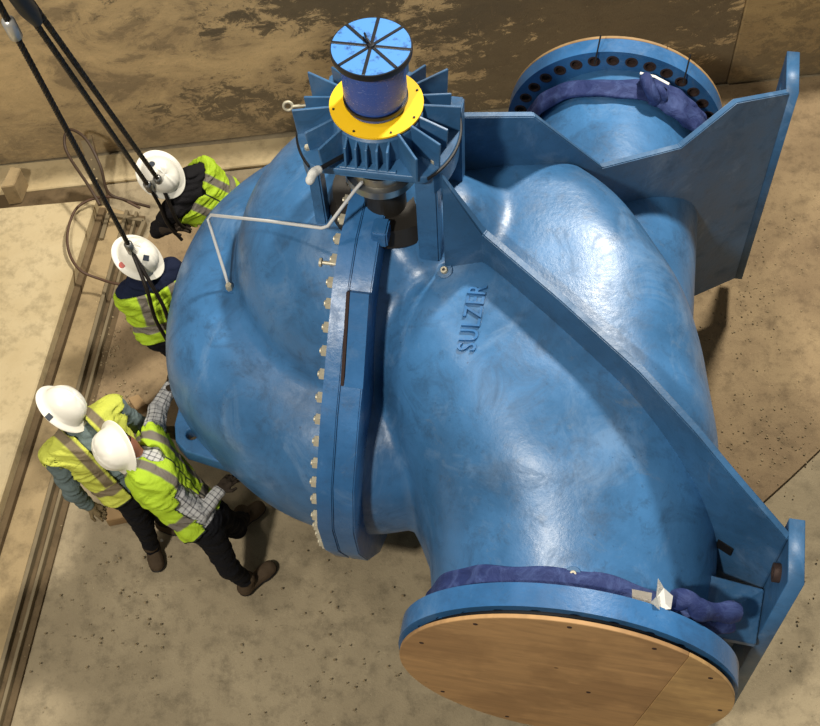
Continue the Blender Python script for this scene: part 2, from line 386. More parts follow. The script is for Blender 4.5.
def f_disch(X, Y, Z):
    r = np.sqrt((X-1.27)**2+(Z-1.45)**2); return np.maximum(r-np.interp(Y, [.2, 1.6, 2.2], [.66, .63, .6]), np.maximum(.2-Y, Y-2.2))
def f_body(X, Y, Z):
    f = smin(f_volute(X, Y, Z), f_dome(X, Y, Z), .10)
    g = smin(f_hull(X, Y, Z), f_neck(X, Y, Z), .08)
    f = smin(f, g, .06); f = smin(f, f_disch(X, Y, Z), .05)
    return f
SP = -.105
f_smooth = f_body
cover = field_mesh(lambda X, Y, Z: np.maximum(smin(f_volute(X, Y, Z), f_dome(X, Y, Z), .07), X-SP+.001), (-1.8, -1.75, .05), (-.05, 1.85, 3.0), .028)
casing = field_mesh(lambda X, Y, Z: np.maximum(f_body(X, Y, Z), SP+.001-X), (-.2, -2.1, -.1), (2.3, 2.3, 3.1), .03)
for me_, nm in ((cover, 'casing_cover'), (casing, 'casing_body')):
    me_.set_sharp_from_angle(angle=math.radians(50)); link(nm, me_, M['blue'], pump)
def surf_z(x, y, fn=f_body):
    z = np.full(np.shape(x), 3.3); x = np.asarray(x, float); y = np.asarray(y, float)
    for _ in range(400):
        f = fn(x, y, z); z = np.where(f > 0.001, z-np.clip(f*.7, .001, .05), z)
    return z
# split flange (two halves) ---------------------------------------------------
prof = [(.9, 2.6), (.55, 2.95), (.2, 3.05), (-.3, 3.02), (-.55, 2.92), (-.85, 2.66), (-1.12, 2.42), (-1.40, 2.10), (-1.52, 1.78), (-1.50, 1.42), (-1.36, 1.0), (-1.12, .58), (-.85, .34), (-.3, .1), (.5, .1), (1.1, .5), (1.7, 1.1), (1.78, 1.5), (1.6, 2.0), (1.2, 2.4)]
for x0, x1, nm in ((-.205, -.107, 'cover_flange'), (-.103, .02, 'casing_flange')):
    link(nm, bm_mesh(prism([(x0, y, z) for y, z in prof], (x1-x0, 0, 0), .008, 2), 35), M['blue_flange'], pump)
def hexhead(c, ax, r=.026, h=.03, L=.0):
    bm = lathe([(0, 0), (r, 0), (r, h*.9), (r*.85, h), (0, h)], c, ax, 6); return bm
fr = [np.array(p) for p in prof]; path = fr[1:13]; S = [0]
for a, b in zip(path, path[1:]): S.append(S[-1]+np.linalg.norm(b-a))
nb = 32
for k in range(nb):
    s = S[-1]*(k+.3)/nb; i = max(j for j in range(len(S)-1) if S[j] <= s); t = (s-S[i])/(S[i+1]-S[i])
    a, b = path[i], path[i+1]; p = a+(b-a)*t; d = norm(b-a); nrm = np.array([-d[1], d[0]])
    if nrm@(np.array([0, 1.5])-p) < 0: nrm = -nrm
    q = p+nrm*.045
    bm = hexhead((-.204, q[0], q[1]), (-1, 0, 0), .035, .034); join_bm(bm, lathe([(0, 0), (.017, 0), (.017, .012), (0, .012)], (-.236, q[0], q[1]), (-1, 0, 0), 10))
    link('bolt', bm_mesh(bm, 30), M['bolt'], pump)
# jacking screw and wedge pocket on the flange
link('jacking_screw', bm_mesh(join_bm(tube([(-.21, -.42, 2.93), (-.29, -.42, 2.93)], .011), lathe([(0, 0), (.026, 0), (.026, .014), (0, .014)], (-.29, -.42, 2.93), (-1, 0, 0), 12)), 30), M['bolt'], pump)
def on_prof(t):
    S_ = t*S[-1]; i = max(j for j in range(len(S)-1) if S[j] <= S_); u = (S_-S[i])/(S[i+1]-S[i]); a, b = path[i], path[i+1]; return a+(b-a)*u
w0, w1 = np.array([-.57, 2.91]), np.array([-.98, 2.55])
wdv = norm(w1-w0); won = np.array([wdv[1], -wdv[0]])
if won[1] < 0: won = -won
def F3(x, p): return (x, p[0], p[1])
bm = bmesh.new(); vs = [bm.verts.new(v) for v in (F3(-.10, w0), F3(.025, w0), F3(.025, w1), F3(-.08, w1), F3(-.08, w0+won*.10), F3(.025, w0+won*.10))]
bm.faces.new((vs[0], vs[1], vs[5], vs[4])); bm.faces.new((vs[4], vs[5], vs[2], vs[3])); bm.faces.new((vs[0], vs[4], vs[3])); bm.faces.new((vs[1], vs[2], vs[5])); bm.faces.new((vs[0], vs[3], vs[2], vs[1]))
link('lifting_wedge', bm_mesh(bm), M['blue_flange'], pump)
bm = bmesh.new(); c_ = [F3(-.105, w0), F3(-.105, w0+won*.085), F3(-.105, w1)]
link('wedge_slot', bm_mesh(prism(c_, (.02, 0, 0), .002, 1)), M['rust'], pump, 'rusty brown slot')

# support webs and foot pads -----------------------------------------------------
def web(name, top, zb, th):
    """vertical plate following a plan polyline; top = (x, y, z) points"""
    bm = bmesh.new(); T = [np.array(t, float) for t in top]; rows = []
    for i, p in enumerate(T):
        d = T[min(i+1, len(T)-1)]-T[max(i-1, 0)]; n_ = norm([-d[1], d[0], 0])*th/2; z_ = zb[i] if hasattr(zb, '__len__') else zb
        rows.append([bm.verts.new(Vector(v)) for v in (p+n_, p-n_, (p-n_)*[1, 1, 0]+[0, 0, z_], (p+n_)*[1, 1, 0]+[0, 0, z_])])
    for A, B in zip(rows, rows[1:]):
        for k in range(4): bm.faces.new((A[k], A[(k+1) % 4], B[(k+1) % 4], B[k]))
    bm.faces.new(rows[0][::-1]); bm.faces.new(rows[-1]); bmesh.ops.recalc_face_normals(bm, faces=bm.faces[:]); bev(bm, .006, 2, 20)
    link(name, bm_mesh(bm, 30), M['blue_plate'], pump)
web('foot_web', [(.20, .42, 3.30), (.77, .55, 3.25), (1.185, .84, 2.54), (1.66, 1.16, 2.44), (1.97, 1.42, 2.62), (2.32, 1.67, 2.50)], .45, .045)
a_ = LP(445, 178, 3.58)
web('foot_web', [(a_[0]-.02, a_[1]+.02, 3.58), (.60, -.19, 3.07), (1.06, -.54, 3.04), (1.52, -.90, 2.99), (1.83, -1.16, 2.90), (2.02, -1.31, 2.80), (2.38, -1.50, 2.5)], [1.5, 1.5, 1.5, 1.3, .9, .7, .45], .045)
def pad(y0, y1, zt, zb, hole, px_=2.42, name='foot_pad'):
    out = [(y0, zb), (y1, zb), (y1, zt), (y0, zt)]
    Mx = Matrix(((0, 0, 1, px_), (1, 0, 0, 0), (0, 1, 0, 0), (0, 0, 0, 1)))
    o = link(name, flat_curve([out]+([circ(h[0], h[1], .05) for h in hole]), .085, Mx, .005), M['blue_plate'], pump)
    return o
pad(-1.75, -1.40, 2.5, .45, [(-1.62, 2.3), (-1.62, .7)]); pad(1.66, 2.02, 2.5, .45, [(1.88, 2.3), (1.88, .7)], 2.345)
for y in (-1.62,):
    link('pad_bush', bm_mesh(lathe([(.03, -.01), (.052, -.01), (.052, .03), (.03, .03)], (2.35, y, 2.3), (1, 0, 0), 24, True), 30), M['rust'], pump, 'rusty bolt bush')
# gusset shelf between suction nozzle and web
link('gusset', bm_mesh(prism([(1.95, -1.55, 2.02), (2.37, -1.55, 1.9), (2.37, -1.80, 1.7), (2.0, -1.86, 1.9)], (0, 0, -.05), .005)), M['blue_plate'], pump)
link('drain_slot', bm_mesh(box_bm((2.125, -1.392, 2.03), (.10, .008, .10), Matrix.Rotation(math.radians(-28), 3, 'Z'))), M['black'], pump, 'dark rectangular opening')

# lug on the cover -------------------------------------------------------------
lg = [LP(*p, 1.42)[:2] for p in ((184, 392), (176, 424), (177, 440), (186, 450), (230, 464), (262, 478))]
lug_out = [(-1.0, -.3)]+[tuple(p) for p in lg]+[(-.75, -.8)]
hc = LP(192, 434, 1.42)
link('lifting_lug', flat_curve([lug_out, circ(hc[0], hc[1], .05)], .12, Matrix.Translation((0, 0, 1.36)), .01), M['blue'], pump)

# nozzle flanges with bolt holes ----------------------------------------------------
def holed_flange(R0, R1, Rb, rh, n, y0, y1, cx, cz):
    bm = bmesh.new(); sec = 2*PI/n; K = 6
    for side, y in ((0, y0), (1, y1)):
        for k in range(n):
            a0_, a1_ = k*sec-sec/2, k*sec+sec/2; O_ = []
            O_ += [(R0, a0_+(a1_-a0_)*i/K) for i in range(K)]+[(R0+(R1-R0)*i/K, a1_) for i in range(K)]
            O_ += [(R1, a1_-(a1_-a0_)*i/K) for i in range(K)]+[(R1-(R1-R0)*i/K, a0_) for i in range(K)]
            hx, hz = Rb*math.cos(k*sec), Rb*math.sin(k*sec); ov = []; cv = []; cb = []
            for r, a in O_:
                x, z = r*math.cos(a), r*math.sin(a); d = math.hypot(x-hx, z-hz); ux, uz = (x-hx)/d, (z-hz)/d
                ov.append(bm.verts.new((cx+x, y, cz+z))); cv.append(bm.verts.new((cx+hx+ux*rh, y, cz+hz+uz*rh)))
                cb.append(bm.verts.new((cx+hx+ux*rh*.96, (y0+y1)/2, cz+hz+uz*rh*.96)))
            m_ = len(O_)
            for i in range(m_):
                j = (i+1) % m_; bm.faces.new((ov[i], ov[j], cv[j], cv[i])); bm.faces.new((cv[i], cv[j], cb[j], cb[i]))
    bmesh.ops.remove_doubles(bm, verts=bm.verts, dist=1e-4)
    n2 = n*K
    for R in (R0, R1):
        ring = lambda y: [Vector((cx+R*math.cos(-sec/2+sec*i/K), y, cz+R*math.sin(-sec/2+sec*i/K))) for i in range(n2)]
        A = [bm.verts.new(v) for v in ring(y0)]; B = [bm.verts.new(v) for v in ring(y1)]
        for i in range(n2): bm.faces.new((A[i], A[(i+1) % n2], B[(i+1) % n2], B[i]))
    bmesh.ops.remove_doubles(bm, verts=bm.verts, dist=1e-4)
    return bm_mesh(bm, 40)
SX, SZc, DX, DZ = 1.335, 1.58, 1.24, 1.42
SR, DR = .955, .80
link('suction_flange', holed_flange(.6, SR, .88, .035, 28, -2.09, -1.96, SX, SZc), M['blue_flange'], pump)
link('discharge_flange', holed_flange(.45, DR, .715, .034, 34, 2.17, 2.30, DX, DZ), M['blue_flange'], pump)
for k in range(34):
    a = 2*PI*k/34; x, z = DX+.715*math.cos(a), DZ+.715*math.sin(a)
    link('bolt_hole', bm_mesh(lathe([(0, .03), (.028, .03), (.031, .004), (.031, -.004), (.045, -.005), (.046, .0)], (x, 2.172, z), (0, 1, 0), 20), 30), M['rust'], pump, 'rust stained bolt hole')
link('gap_face', bm_mesh(lathe([(.5, 0), (.9, 0), (.9, -.035), (.5, -.035)], (SX, -2.09, SZc), (0, 1, 0), 80, True), 30), M['black'], pump, 'raised face blackened for the shaded gap behind the plywood')  # black colour stands for the shade between flange and boards
# plywood covers, two boards on the suction nozzle
def half_disc(R, y0, y1, cx, cz, ang, off, side, mat, name):
    ca, sa = math.cos(ang), math.sin(ang); pts = []
    t0 = math.acos(off/R); rng_ = [t0+(2*PI-2*t0)*i/60 for i in range(61)] if side < 0 else [-t0+2*t0*i/24 for i in range(25)]
    for t in rng_:
        u, v = R*math.cos(t), R*math.sin(t); pts.append((cx+u*ca-v*sa, y0, cz+u*sa+v*ca))
    me_ = bm_mesh(prism(pts, (0, y1-y0, 0), .003, 1), 30)
    return link(name, me_, mat, pump)
half_disc(.94, -2.15, -2.125, SX, SZc, math.radians(-6), .52, -1, M['ply'], 'plywood_board')
half_disc(.94, -2.15, -2.125, SX, SZc, math.radians(-6), .523, 1, M['ply2'], 'plywood_board')
for (u, v) in ((-.8, .3), (-.5, .72), (-.02, .88), (.42, .76), (.75, .45), (.88, -.05), (.7, -.5), (.3, -.8), (-.3, -.82), (-.7, -.52), (.15, -.1)):
    link('screw', bm_mesh(lathe([(0, .004), (.013, .003), (.014, 0)], (SX+u, -2.149, SZc+v), (0, -1, 0), 12), 30), M['darkhole'], pump)
half_disc(.80, 2.305, 2.33, DX, DZ, 0, .3, -1, M['wood'], 'plywood_board'); half_disc(.80, 2.305, 2.33, DX, DZ, 0, .303, 1, M['wood'], 'plywood_board')
for p in ((1.05, 2.13), (1.68, 2.03)):
    link('cable_tie', bm_mesh(tube([(p[0], 2.10, p[1]+.02-.0), (p[0]+.01, 2.14, p[1]+.10), (p[0]+.02, 2.2, p[1]+.2)], .006)), M['black'], pump)

# bearing housing: pedestal posts, round plate, fins, disc, coupling ------------------------
PZ = 3.60
def plate_outline(R, chord):
    o = []
    for i in range(64):
        a = 2*PI*i/64; x, y = R*math.cos(a), R*math.sin(a)
        y = max(y, chord+.10*(x/R)**2*0); o.append((x, y))
    return o
hb_ = flat_curve([plate_outline(.425, -.31)], .05, Matrix.Translation((0, 0, PZ)), .006)
housing = link('bearing_housing', hb_, M['blue_plate'], pump)
drum = lathe([(0, .0), (.255, .0), (.245, .15), (.21, .185), (0, .185)], (0, 0, PZ+.02), (0, 0, 1), 48)
link('housing_drum', bm_mesh(drum, 35), M['blue_plate'], housing)
def fin(a, r0, r1, h0, h1, th=.012):
    d = np.array([math.cos(a), math.sin(a), 0]); t = np.array([-d[1], d[0], 0])*th/2; z = np.array([0, 0, 1.])
    b0 = np.array([0, 0, PZ+.02])
    pts = [b0+d*r0, b0+d*r1, b0+d*(r1+.01)+z*h1, b0+d*r0+z*h0]
    return prism([p-t for p in pts], t*2, .003, 1)
angs = []
for i in range(7): angs.append(math.radians(-32+i*18.5))        # right side and back right
for i in range(7): angs.append(math.radians(212-i*18.5))
angs += [math.radians(-52), math.radians(232), math.radians(90), math.radians(-75)]
for i, a in enumerate(angs[:-1]):
    big = (i % 2 == 0)
    link('cooling_fin', bm_mesh(fin(a, .20, .43 if big else .39, .185, .18 if big else .14, .014)), M['blue_plate'], housing)
for x in (-.115, -.06, -.005, .05, .105):
    bm = prism([(x-.006, -.18, PZ+.02), (x-.006, -.31, PZ+.02), (x-.006, -.285, PZ+.155), (x-.006, -.18, PZ+.18)], (.012, 0, 0), .002, 1)
    link('cooling_fin', bm_mesh(bm), M['blue_plate'], housing)
link('front_panel', bm_mesh(prism([(-.15, -.318, PZ-.025), (.15, -.318, PZ-.025), (.15, -.308, PZ+.035), (-.15, -.308, PZ+.035)], (0, .02, 0), .003, 1)), M['blue_plate'], housing)
bm = lathe([(.445, 0), (.475, 0), (.475, .02), (.445, .02)], (0, 0, PZ-.115), (0, 0, 1), 72, True)
for sgn, (a0_, a1_) in ((1, (-44, 25)), (-1, (155, 224))):
    pts = [(.432*math.cos(math.radians(a0_+(a1_-a0_)*i/24)), .432*math.sin(math.radians(a0_+(a1_-a0_)*i/24)), PZ+.005) for i in range(25)]
    link('edge_seal', bm_mesh(tube(pts, .011, 8), 40), M['black'], housing)
for a0_, a1_ in ((-38, 40), (140, 218)):
    o_ = [(.425*math.cos(math.radians(a0_+(a1_-a0_)*i/20)), .425*math.sin(math.radians(a0_+(a1_-a0_)*i/20))) for i in range(21)]; i_ = [(x*.92, y*.92) for x, y in o_][::-1]
    link('skirt', bm_mesh(prism([(x, y, PZ-.16) for x, y in o_+i_], (0, 0, .137), .003, 1), 35), M['blue'], housing)
bm.free()
link('seal_ring', bm_mesh(lathe([(.13, 0), (.2, 0), (.2, .05), (.17, .06), (.17, .12), (.13, .12)], (0, -.03, PZ-.30), (0, 0, 1), 48, True), 35), M['steel'], pump, 'bright steel ring')
link('shaft_sleeve', bm_mesh(lathe([(0, 0), (.12, 0), (.12, .6), (0, .6)], (0, 0, 3.0), (0, 0, 1), 32), 35), M['darkmetal'], pump)
posts = [((.29, -.19), (.12, .12)), ((-.38, -.02), (.07, .10)), ((.36, .26), (.10, .12)), ((-.3, .34), (.1, .1))]
for (x, y), (sx, sy) in posts:
    zb = float(surf_z(x, y))-.06
    link('pedestal_post', bm_mesh(box_bm((x, y, (zb+PZ-.02)/2), (sx, sy, PZ-.02-zb), None, .01)), M['blue'], pump)
link('pedestal_collar', bm_mesh(lathe([(.16, 0), (.36, 0), (.33, .12), (.16, .12)], (.0, .12, 2.88), (0, 0, 1), 48, True), 35), M['darkmetal'], pump)
link('flange_block', bm_mesh(box_bm((.02, -.24, 3.03), (.09, .12, .12), None, .01)), M['blue_flange'], pump)
link('guard_disc', bm_mesh(lathe([(.14, 0), (.245, 0), (.245, .012), (.14, .012)], (0, 0, PZ+.195), (0, 0, 1), 64, True), 35), M['yellow'], pump, 'bright yellow guard disc')
for a in (200, 250, 300, 340, 30):
    link('screw', bm_mesh(lathe([(0, .006), (.006, .006), (.007, 0)], (.225*math.cos(math.radians(a)), .225*math.sin(math.radians(a)), PZ+.207), (0, 0, 1), 10), 30), M['darkmetal'], pump)
cpl = link('shaft_coupling', bm_mesh(lathe([(0, 0), (.13, 0), (.155, .01), (.16, .03), (.157, .06), (.165, .1), (.163, .2), (.168, .34), (.19, .36), (0, .36)], (0, 0, PZ+.205), (0, 0, 1), 64), 40), M['wrap'], pump, 'blue plastic-wrapped coupling')
link('tape_band', bm_mesh(lathe([(.155, 0), (.168, 0), (.168, .02), (.155, .02)], (0, 0, PZ+.245), (0, 0, 1), 64, True), 40), M['tape'], cpl, 'black tape band')
TOPZ = PZ+.60
link('rim', bm_mesh(lathe([(.185, 0), (.203, 0), (.205, .02), (.203, .036), (.185, .036)], (0, 0, TOPZ-.038), (0, 0, 1), 64, True), 40), M['tape'], cpl, 'black taped rim')
link('end_face', bm_mesh(lathe([(0, 0), (.197, 0), (.197, -.03), (0, -.03)], (0, 0, TOPZ), (0, 0, 1), 64), 40), M['face'], cpl, 'pale blue end face')
for k in range(8):
    a = math.radians(90+45*k+(0 if k % 2 == 0 else 4)); d = Vector((math.cos(a), math.sin(a), 0)); R3 = Matrix.Rotation(a, 3, 'Z')
    link('tape_strip', bm_mesh(box_bm(d*.098+Vector((0, 0, TOPZ+.002)), (.2, .017, .004), R3, .001, 1)), M['tape'], cpl, 'black tape strip')
link('tape_knot', bm_mesh(lathe([(0, .012), (.016, .01), (.022, 0)], (0, 0, TOPZ+.002), (0, 0, 1), 14), 40), M['tape'], cpl)
link('tape_tail', bm_mesh(tube([(0, 0, TOPZ+.01), (-.03, .035, TOPZ+.02), (-.045, .07, TOPZ+.012)], .006)), M['tape'], cpl)
# eye bolt, vent stub with white wrapped end, small bolts
def torus(c, ax, R, r):
    Mx = frame(ax); pts = [Vector(c)+Mx@Vector((R*math.cos(2*PI*i/24), R*math.sin(2*PI*i/24), 0)) for i in range(25)]
    return tube(pts, r, 10, False)
e = LP(288, 106, 3.62)
link('eye_bolt', bm_mesh(join_bm(torus(e, (0.2, -1, .4), .024, .008), tube([e+[.026, 0, 0], e+[.14, .03, 0]], .008)), 60), M['bolt'], housing, 'pale steel eye bolt')
s0 = LP(345, 155, 3.66); s1 = LP(318, 170, 3.72)
link('vent_stub', bm_mesh(tube([s0, s1], .013, 10), 40), M['black'], housing, 'black stub pipe')
sd = norm(s1-s0)
link('rag_cap', field_mesh(lambda X, Y, Z: smin(seg(X, Y, Z, s1, s1+sd*.05, .024, .02), seg(X, Y, Z, s1+sd*.04, s1+sd*.06+[0, -.01, -.03], .02, .024), .01)+.003*np.sin(90*X)*np.sin(80*Y), s1-.12, s1+.12, .007), M['white'], housing, 'white cloth wrapped cap')
for x, y in ((.33, -.2), (-.34, -.2)):
    link('bolt', bm_mesh(hexhead((x, y, PZ+.024), (0, 0, 1), .018, .022), 30), M['bolt'], housing)

# grease line pipe over the cover
b0 = LP(230, 290, 2.13); zs = float(surf_z(b0[0], b0[1], lambda X, Y, Z: smin(f_volute(X, Y, Z), f_dome(X, Y, Z), .07)))
b0 = LP(230, 290, zs); pp = [(b0[0], b0[1], zs), LP(208, 219, 2.52), LP(211, 215, 2.54), LP(268, 221, 2.86), LP(322, 228, 3.14), LP(328, 226, 3.16), LP(355, 190, 3.36), LP(362, 182, 3.42)]
link('grease_pipe', bm_mesh(tube(pp, .0098, 10), 60), M['pipe'], pump, 'thin galvanised pipe bent across the cover')
link('pipe_bracket', bm_mesh(box_bm((b0[0]+.04, b0[1]-.01, zs+.005), (.15, .04, .02), Matrix.Rotation(math.radians(-8), 3, 'Z'))), M['blue'], pump)
link('pipe_nut', bm_mesh(hexhead((b0[0], b0[1], zs+.01), (0, 0, 1), .022, .05), 30), M['bolt'], pump)
# plug on the body
def plug(px, py, zg, r, ax=None):
    for _ in range(8): q = LP(px, py, zg); zg = .5*zg+.5*float(surf_z(q[0], q[1]))
    q = LP(px, py, zg); c = np.array([q[0], q[1], zg]); e = .01
    g = norm([float(f_body(*(c+d)))-float(f_body(*(c-d))) for d in (np.array([e, 0, 0]), np.array([0, e, 0]), np.array([0, 0, e]))])
    bs = link('plug_boss', bm_mesh(lathe([(0, .012), (r, .012), (r*1.1, -.02)], c, g, 28), 30), M['blue_plate'], pump)
    link('plug', bm_mesh(lathe([(r*.2, .03), (r*.42, .03), (r*.5, .012)], c, g, 20), 30), M['bolt'], bs, 'bright threaded plug')
    link('plug_bore', bm_mesh(lathe([(0, .024), (r*.22, .026)], c, g, 12), 30), M['black'], bs)
    return c
pl = plug(445, 271, 2.75, .045); plug(573, 574, 2.3, .04)
# raised cast lettering
def lettering():
    cu = bpy.data.curves.new('t', 'FONT'); cu.body = 'SULZER'; cu.size = 1; cu.align_x = 'CENTER'; cu.align_y = 'CENTER'; cu.space_character = 1.12; cu.offset = .010; cu.extrude = .5; cu.resolution_u = 3
    ob = bpy.data.objects.new('t', cu); COL.objects.link(ob)
    me = bpy.data.meshes.new_from_object(ob.evaluated_get(bpy.context.evaluated_depsgraph_get())); bpy.data.objects.remove(ob)
    bm = bmesh.new(); bm.from_mesh(me); bmesh.ops.triangulate(bm, faces=bm.faces[:]); bmesh.ops.subdivide_edges(bm, edges=bm.edges[:], cuts=1); bm.to_mesh(me); bm.free()
    v = verts(me); w = v[:, 0].max()-v[:, 0].min(); hh = v[:, 1].max()-v[:, 1].min()
    z0 = float(surf_z(.57, -.42)); a = LP(467, 349, z0-.03); b = LP(479, 285, z0+.02); d = (b-a)[:2]; Ln = np.linalg.norm(d); d = d/Ln; n_ = np.array([-d[1], d[0]])
    c = (a[:2]+b[:2])/2; xy = c+np.outer(v[:, 0]/w*Ln, d)+np.outer(v[:, 1]/hh*.105, n_)
    zz = surf_z(xy[:, 0], xy[:, 1]); top = v[:, 2] > 0; z = zz+np.where(top, .016, -.01)
    out = np.column_stack([xy, z]).astype(np.float32); me.vertices.foreach_set('co', out.ravel()); me.update(); return me
link('cast_lettering', lettering(), M['blue_flange'], pump, 'raised letters SULZER')
# bosses low on the casing
for px, py, z in ((395, 490, 1.9), (420, 462, 1.6)): pass
link('bottom_cover', bm_mesh(lathe([(0, 0), (.55, 0), (.55, .35), (0, .35)], (0, 0, -.015), (0, 0, 1), 48), 30), M['blue'], pump)
for x, y in ((1.35, -1.3), (1.3, 1.2)):
    link('support_leg', bm_mesh(box_bm((x, y, .45), (.4, .2, .93), None, .01)), M['darkmetal'], pump)

# ------------------------------------------------------------------ nylon slings
def pump_world(p): return PO+EX*p[0]+EY*p[1]+np.array([0, 0, p[2]])
def sling_band(cx, cz, y, R, a0_, a1_, wid, thick, seed, flare=None, n=90, m=18):
    bm = bmesh.new(); rr = random.Random(seed); ph = [rr.uniform(0, 6) for _ in range(8)]; rings = []
    for i in range(n):
        t = i/(n-1); a = math.radians(a0_+(a1_-a0_)*t); w = wid(t) if callable(wid) else wid
        yy = y(t) if callable(y) else y; ring = []
        for k in range(m):
            b = 2*PI*k/m; u = math.cos(b)*w/2; v = math.sin(b)*thick/2
            v += .007*math.sin(u*60+ph[0]+t*9)*(1 if math.sin(b) > 0 else 0)+.006*math.sin(t*40+ph[1])
            u += .008*math.sin(t*17+ph[2])+.003*math.sin(t*41+ph[3])
            r_ = R+thick/2+v; ring.append(bm.verts.new(Vector(pump_world((cx+r_*math.cos(a), yy+u, cz+r_*math.sin(a))))))
        rings.append(ring)
    for A, B in zip(rings, rings[1:]):
        for k in range(m): bm.faces.new((A[k], A[(k+1) % m], B[(k+1) % m], B[k]))
    bm.faces.new(rings[0][::-1]); bm.faces.new(rings[-1]); return bm
g1 = thing('lifting_sling', 'dark blue nylon sling knotted around the far upper nozzle below its flange', 'sling', pump_world((DX, 1.95, 1.2)), 0)
def child_world(bm, t, name, mat, label=None):
    for v in bm.verts: v.co -= t.location
    return link(name, bm_mesh(bm, 60), mat, t, label)
child_world(sling_band(DX+.03, 1.45, lambda t: 1.98+.05*math.sin(t*6), .635, 200, 62, lambda t: .19+.03*math.sin(t*7), .06, 1), g1, 'webbing', M['sling'])
child_world(sling_band(DX+.03, 1.45, lambda t: 1.93-.06*t, .64, 74, -20, lambda t: .23+.03*math.sin(t*9), .09, 2), g1, 'webbing', M['sling'])
child_world(sling_band(DX+.03, 1.45, lambda t: 2.02-.05*t, .66, 74, 5, lambda t: .07, .06, 12), g1, 'webbing', M['sling'])
kc = pump_world((1.46, 1.93, 1.45+.68))
kn_ = join_bm(torus(kc, (1, .1, .5), .085, .045), torus(kc+np.array([.05, -.03, -.01]), (.9, .5, .2), .06, .028)); child_world(kn_, g1, 'knot', M['sling'])
pa, pb = LP(640, 73, 2.22), LP(669, 84, 2.17)
child_world(tube([pump_world(pa), pump_world((pa+pb)/2+[0, .01, .01]), pump_world(pb)], .012, 8, True, None, .4), g1, 'label_strip', M['white'], 'white label strip')
g2_ = thing('lifting_sling', 'dark blue nylon sling around the near nozzle behind the plywood-covered flange', 'sling', pump_world((SX, -1.85, 1.2)), 0)
child_world(sling_band(SX, 1.54, lambda t: -1.86+.02*math.sin(t*5), .825, 190, 38, lambda t: .125+.015*math.sin(t*9), .035, 3), g2_, 'webbing', M['sling'])
cs = spline([LP(672, 600, 2.3), LP(690, 600, 2.36), LP(700, 610, 2.3), LP(720, 612, 2.2), LP(738, 612, 2.12)], 10)
child_world(tube([pump_world(p) for p in cs], [.055+.008*math.sin(i*.4) for i in range(len(cs))], 12, True, None, .7), g2_, 'folded_tail', M['sling'])
cs = spline([LP(668, 612, 2.2), LP(690, 620, 2.2), LP(712, 628, 2.1), LP(732, 624, 2.04)], 10)
child_world(tube([pump_world(p) for p in cs], [.04+.006*math.sin(i*.5) for i in range(len(cs))], 12, True, None, .6), g2_, 'folded_tail', M['sling'])
def sheet(pts, z, th=.004):
    w = [pump_world(LP(px, py, zz)) for (px, py), zz in zip(pts, z)]; bm = bmesh.new(); a = [bm.verts.new(Vector(p)) for p in w]; bm.faces.new(a)
    r = bmesh.ops.solidify(bm, geom=bm.faces[:], thickness=th); return bm
child_world(sheet([(658, 578), (664, 588), (673, 596), (671, 609), (660, 610), (648, 606), (656, 598)], [2.55, 2.5, 2.46, 2.42, 2.42, 2.42, 2.47]), g2_, 'paper_tag', M['white'], 'crumpled white paper tag')
child_world(sheet([(649, 604), (657, 596), (660, 610)], [2.44, 2.52, 2.44]), g2_, 'paper_tag', M['white'], 'white torn tag corner')
child_world(sheet([(632, 589), (652, 593), (651, 604), (632, 600)], [2.44, 2.43, 2.42, 2.43], .003), g2_, 'label_patch', plain('label_grey', (196, 186, 170), .7), 'pale printed sling label')

# ------------------------------------------------------------------ wire rope slings and cable
rope_m = plain('wire_rope', (44, 36, 30), .5, .5, var=.35, sc=60)
def rope_bm(a, b, r, sag=0, pitch=.12, strands=5):
    a = Vector(a); b = Vector(b); L = (b-a).length; Mx = frame(b-a); n = int(L/pitch*8); bm = bmesh.new()
    for s in range(strands):
        pts = []
        for i in range(n+1):
            t = i/n; an = 2*PI*(t*L/pitch+s/strands); pts.append(a.lerp(b, t)+Mx@Vector((math.cos(an)*r*.58, math.sin(an)*r*.58, 0))+Vector((0, 0, -sag*math.sin(PI*t))))
        tube(pts, r*.5, 5, True, bm)
    return bm
def wire_sling(label, top, low, tail, r=.016, topz=4.5):
    t = thing('wire_rope_sling', label, 'wire rope', low, 0, None)
    def ch(bm, n, mt, lb=None):
        for v in bm.verts: v.co -= t.location
        return link(n, bm_mesh(bm, 60), mt, t, lb)
    ch(rope_bm(top, low, r), 'rope', rope_m)
    d = norm(np.array(low)-np.array(top)); e = np.array(low)+d*.16
    ch(tube([low-d*.01, np.array(low)+d*.005, e-d*.01, e], [r*1.1, r*1.9, r*1.9, r*1.2], 14), 'ferrule', plain('ferrule', (150, 148, 142), .35, .7), 'grey swaged ferrule')
    for q in tail: ch(tube(spline([e]+q, 8), r*.85, 8), 'eye_loop', rope_m)
    return t
hp = P(-14, -20, 5.0)
tA = hp; lA = P(128, 244, 1.93)
ws = wire_sling('single dark wire rope ending at the hard hat with two badges', tA, lA, [[P(147, 290, 1.6), P(155, 318, 1.35), P(168, 342, 1.15)], [P(151, 284, 1.6), P(165, 310, 1.4), P(174, 340, 1.15)]])
tp = tA+(lA-tA)*.10; tq = tA+(lA-tA)*.15
bm = tube([tp, tp+(tq-tp)*.1, tp+(tq-tp)*.9, tq], [.02, .032, .032, .02], 14)
for v in bm.verts: v.co -= ws.location
link('ferrule', bm_mesh(bm, 60), plain('ferrule_bright', (205, 203, 196), .3, .6), ws, 'bright upper ferrule')
hq = P(4, -22, 5.0)
lB = P(147, 184, 1.80); lC = P(157, 178, 1.80)
wire_sling('left rope of the close pair ending above the topmost hard hat', hq, lB, [[P(160, 206, 1.5), P(168, 224, 1.35), P(182, 240, 1.2)]])
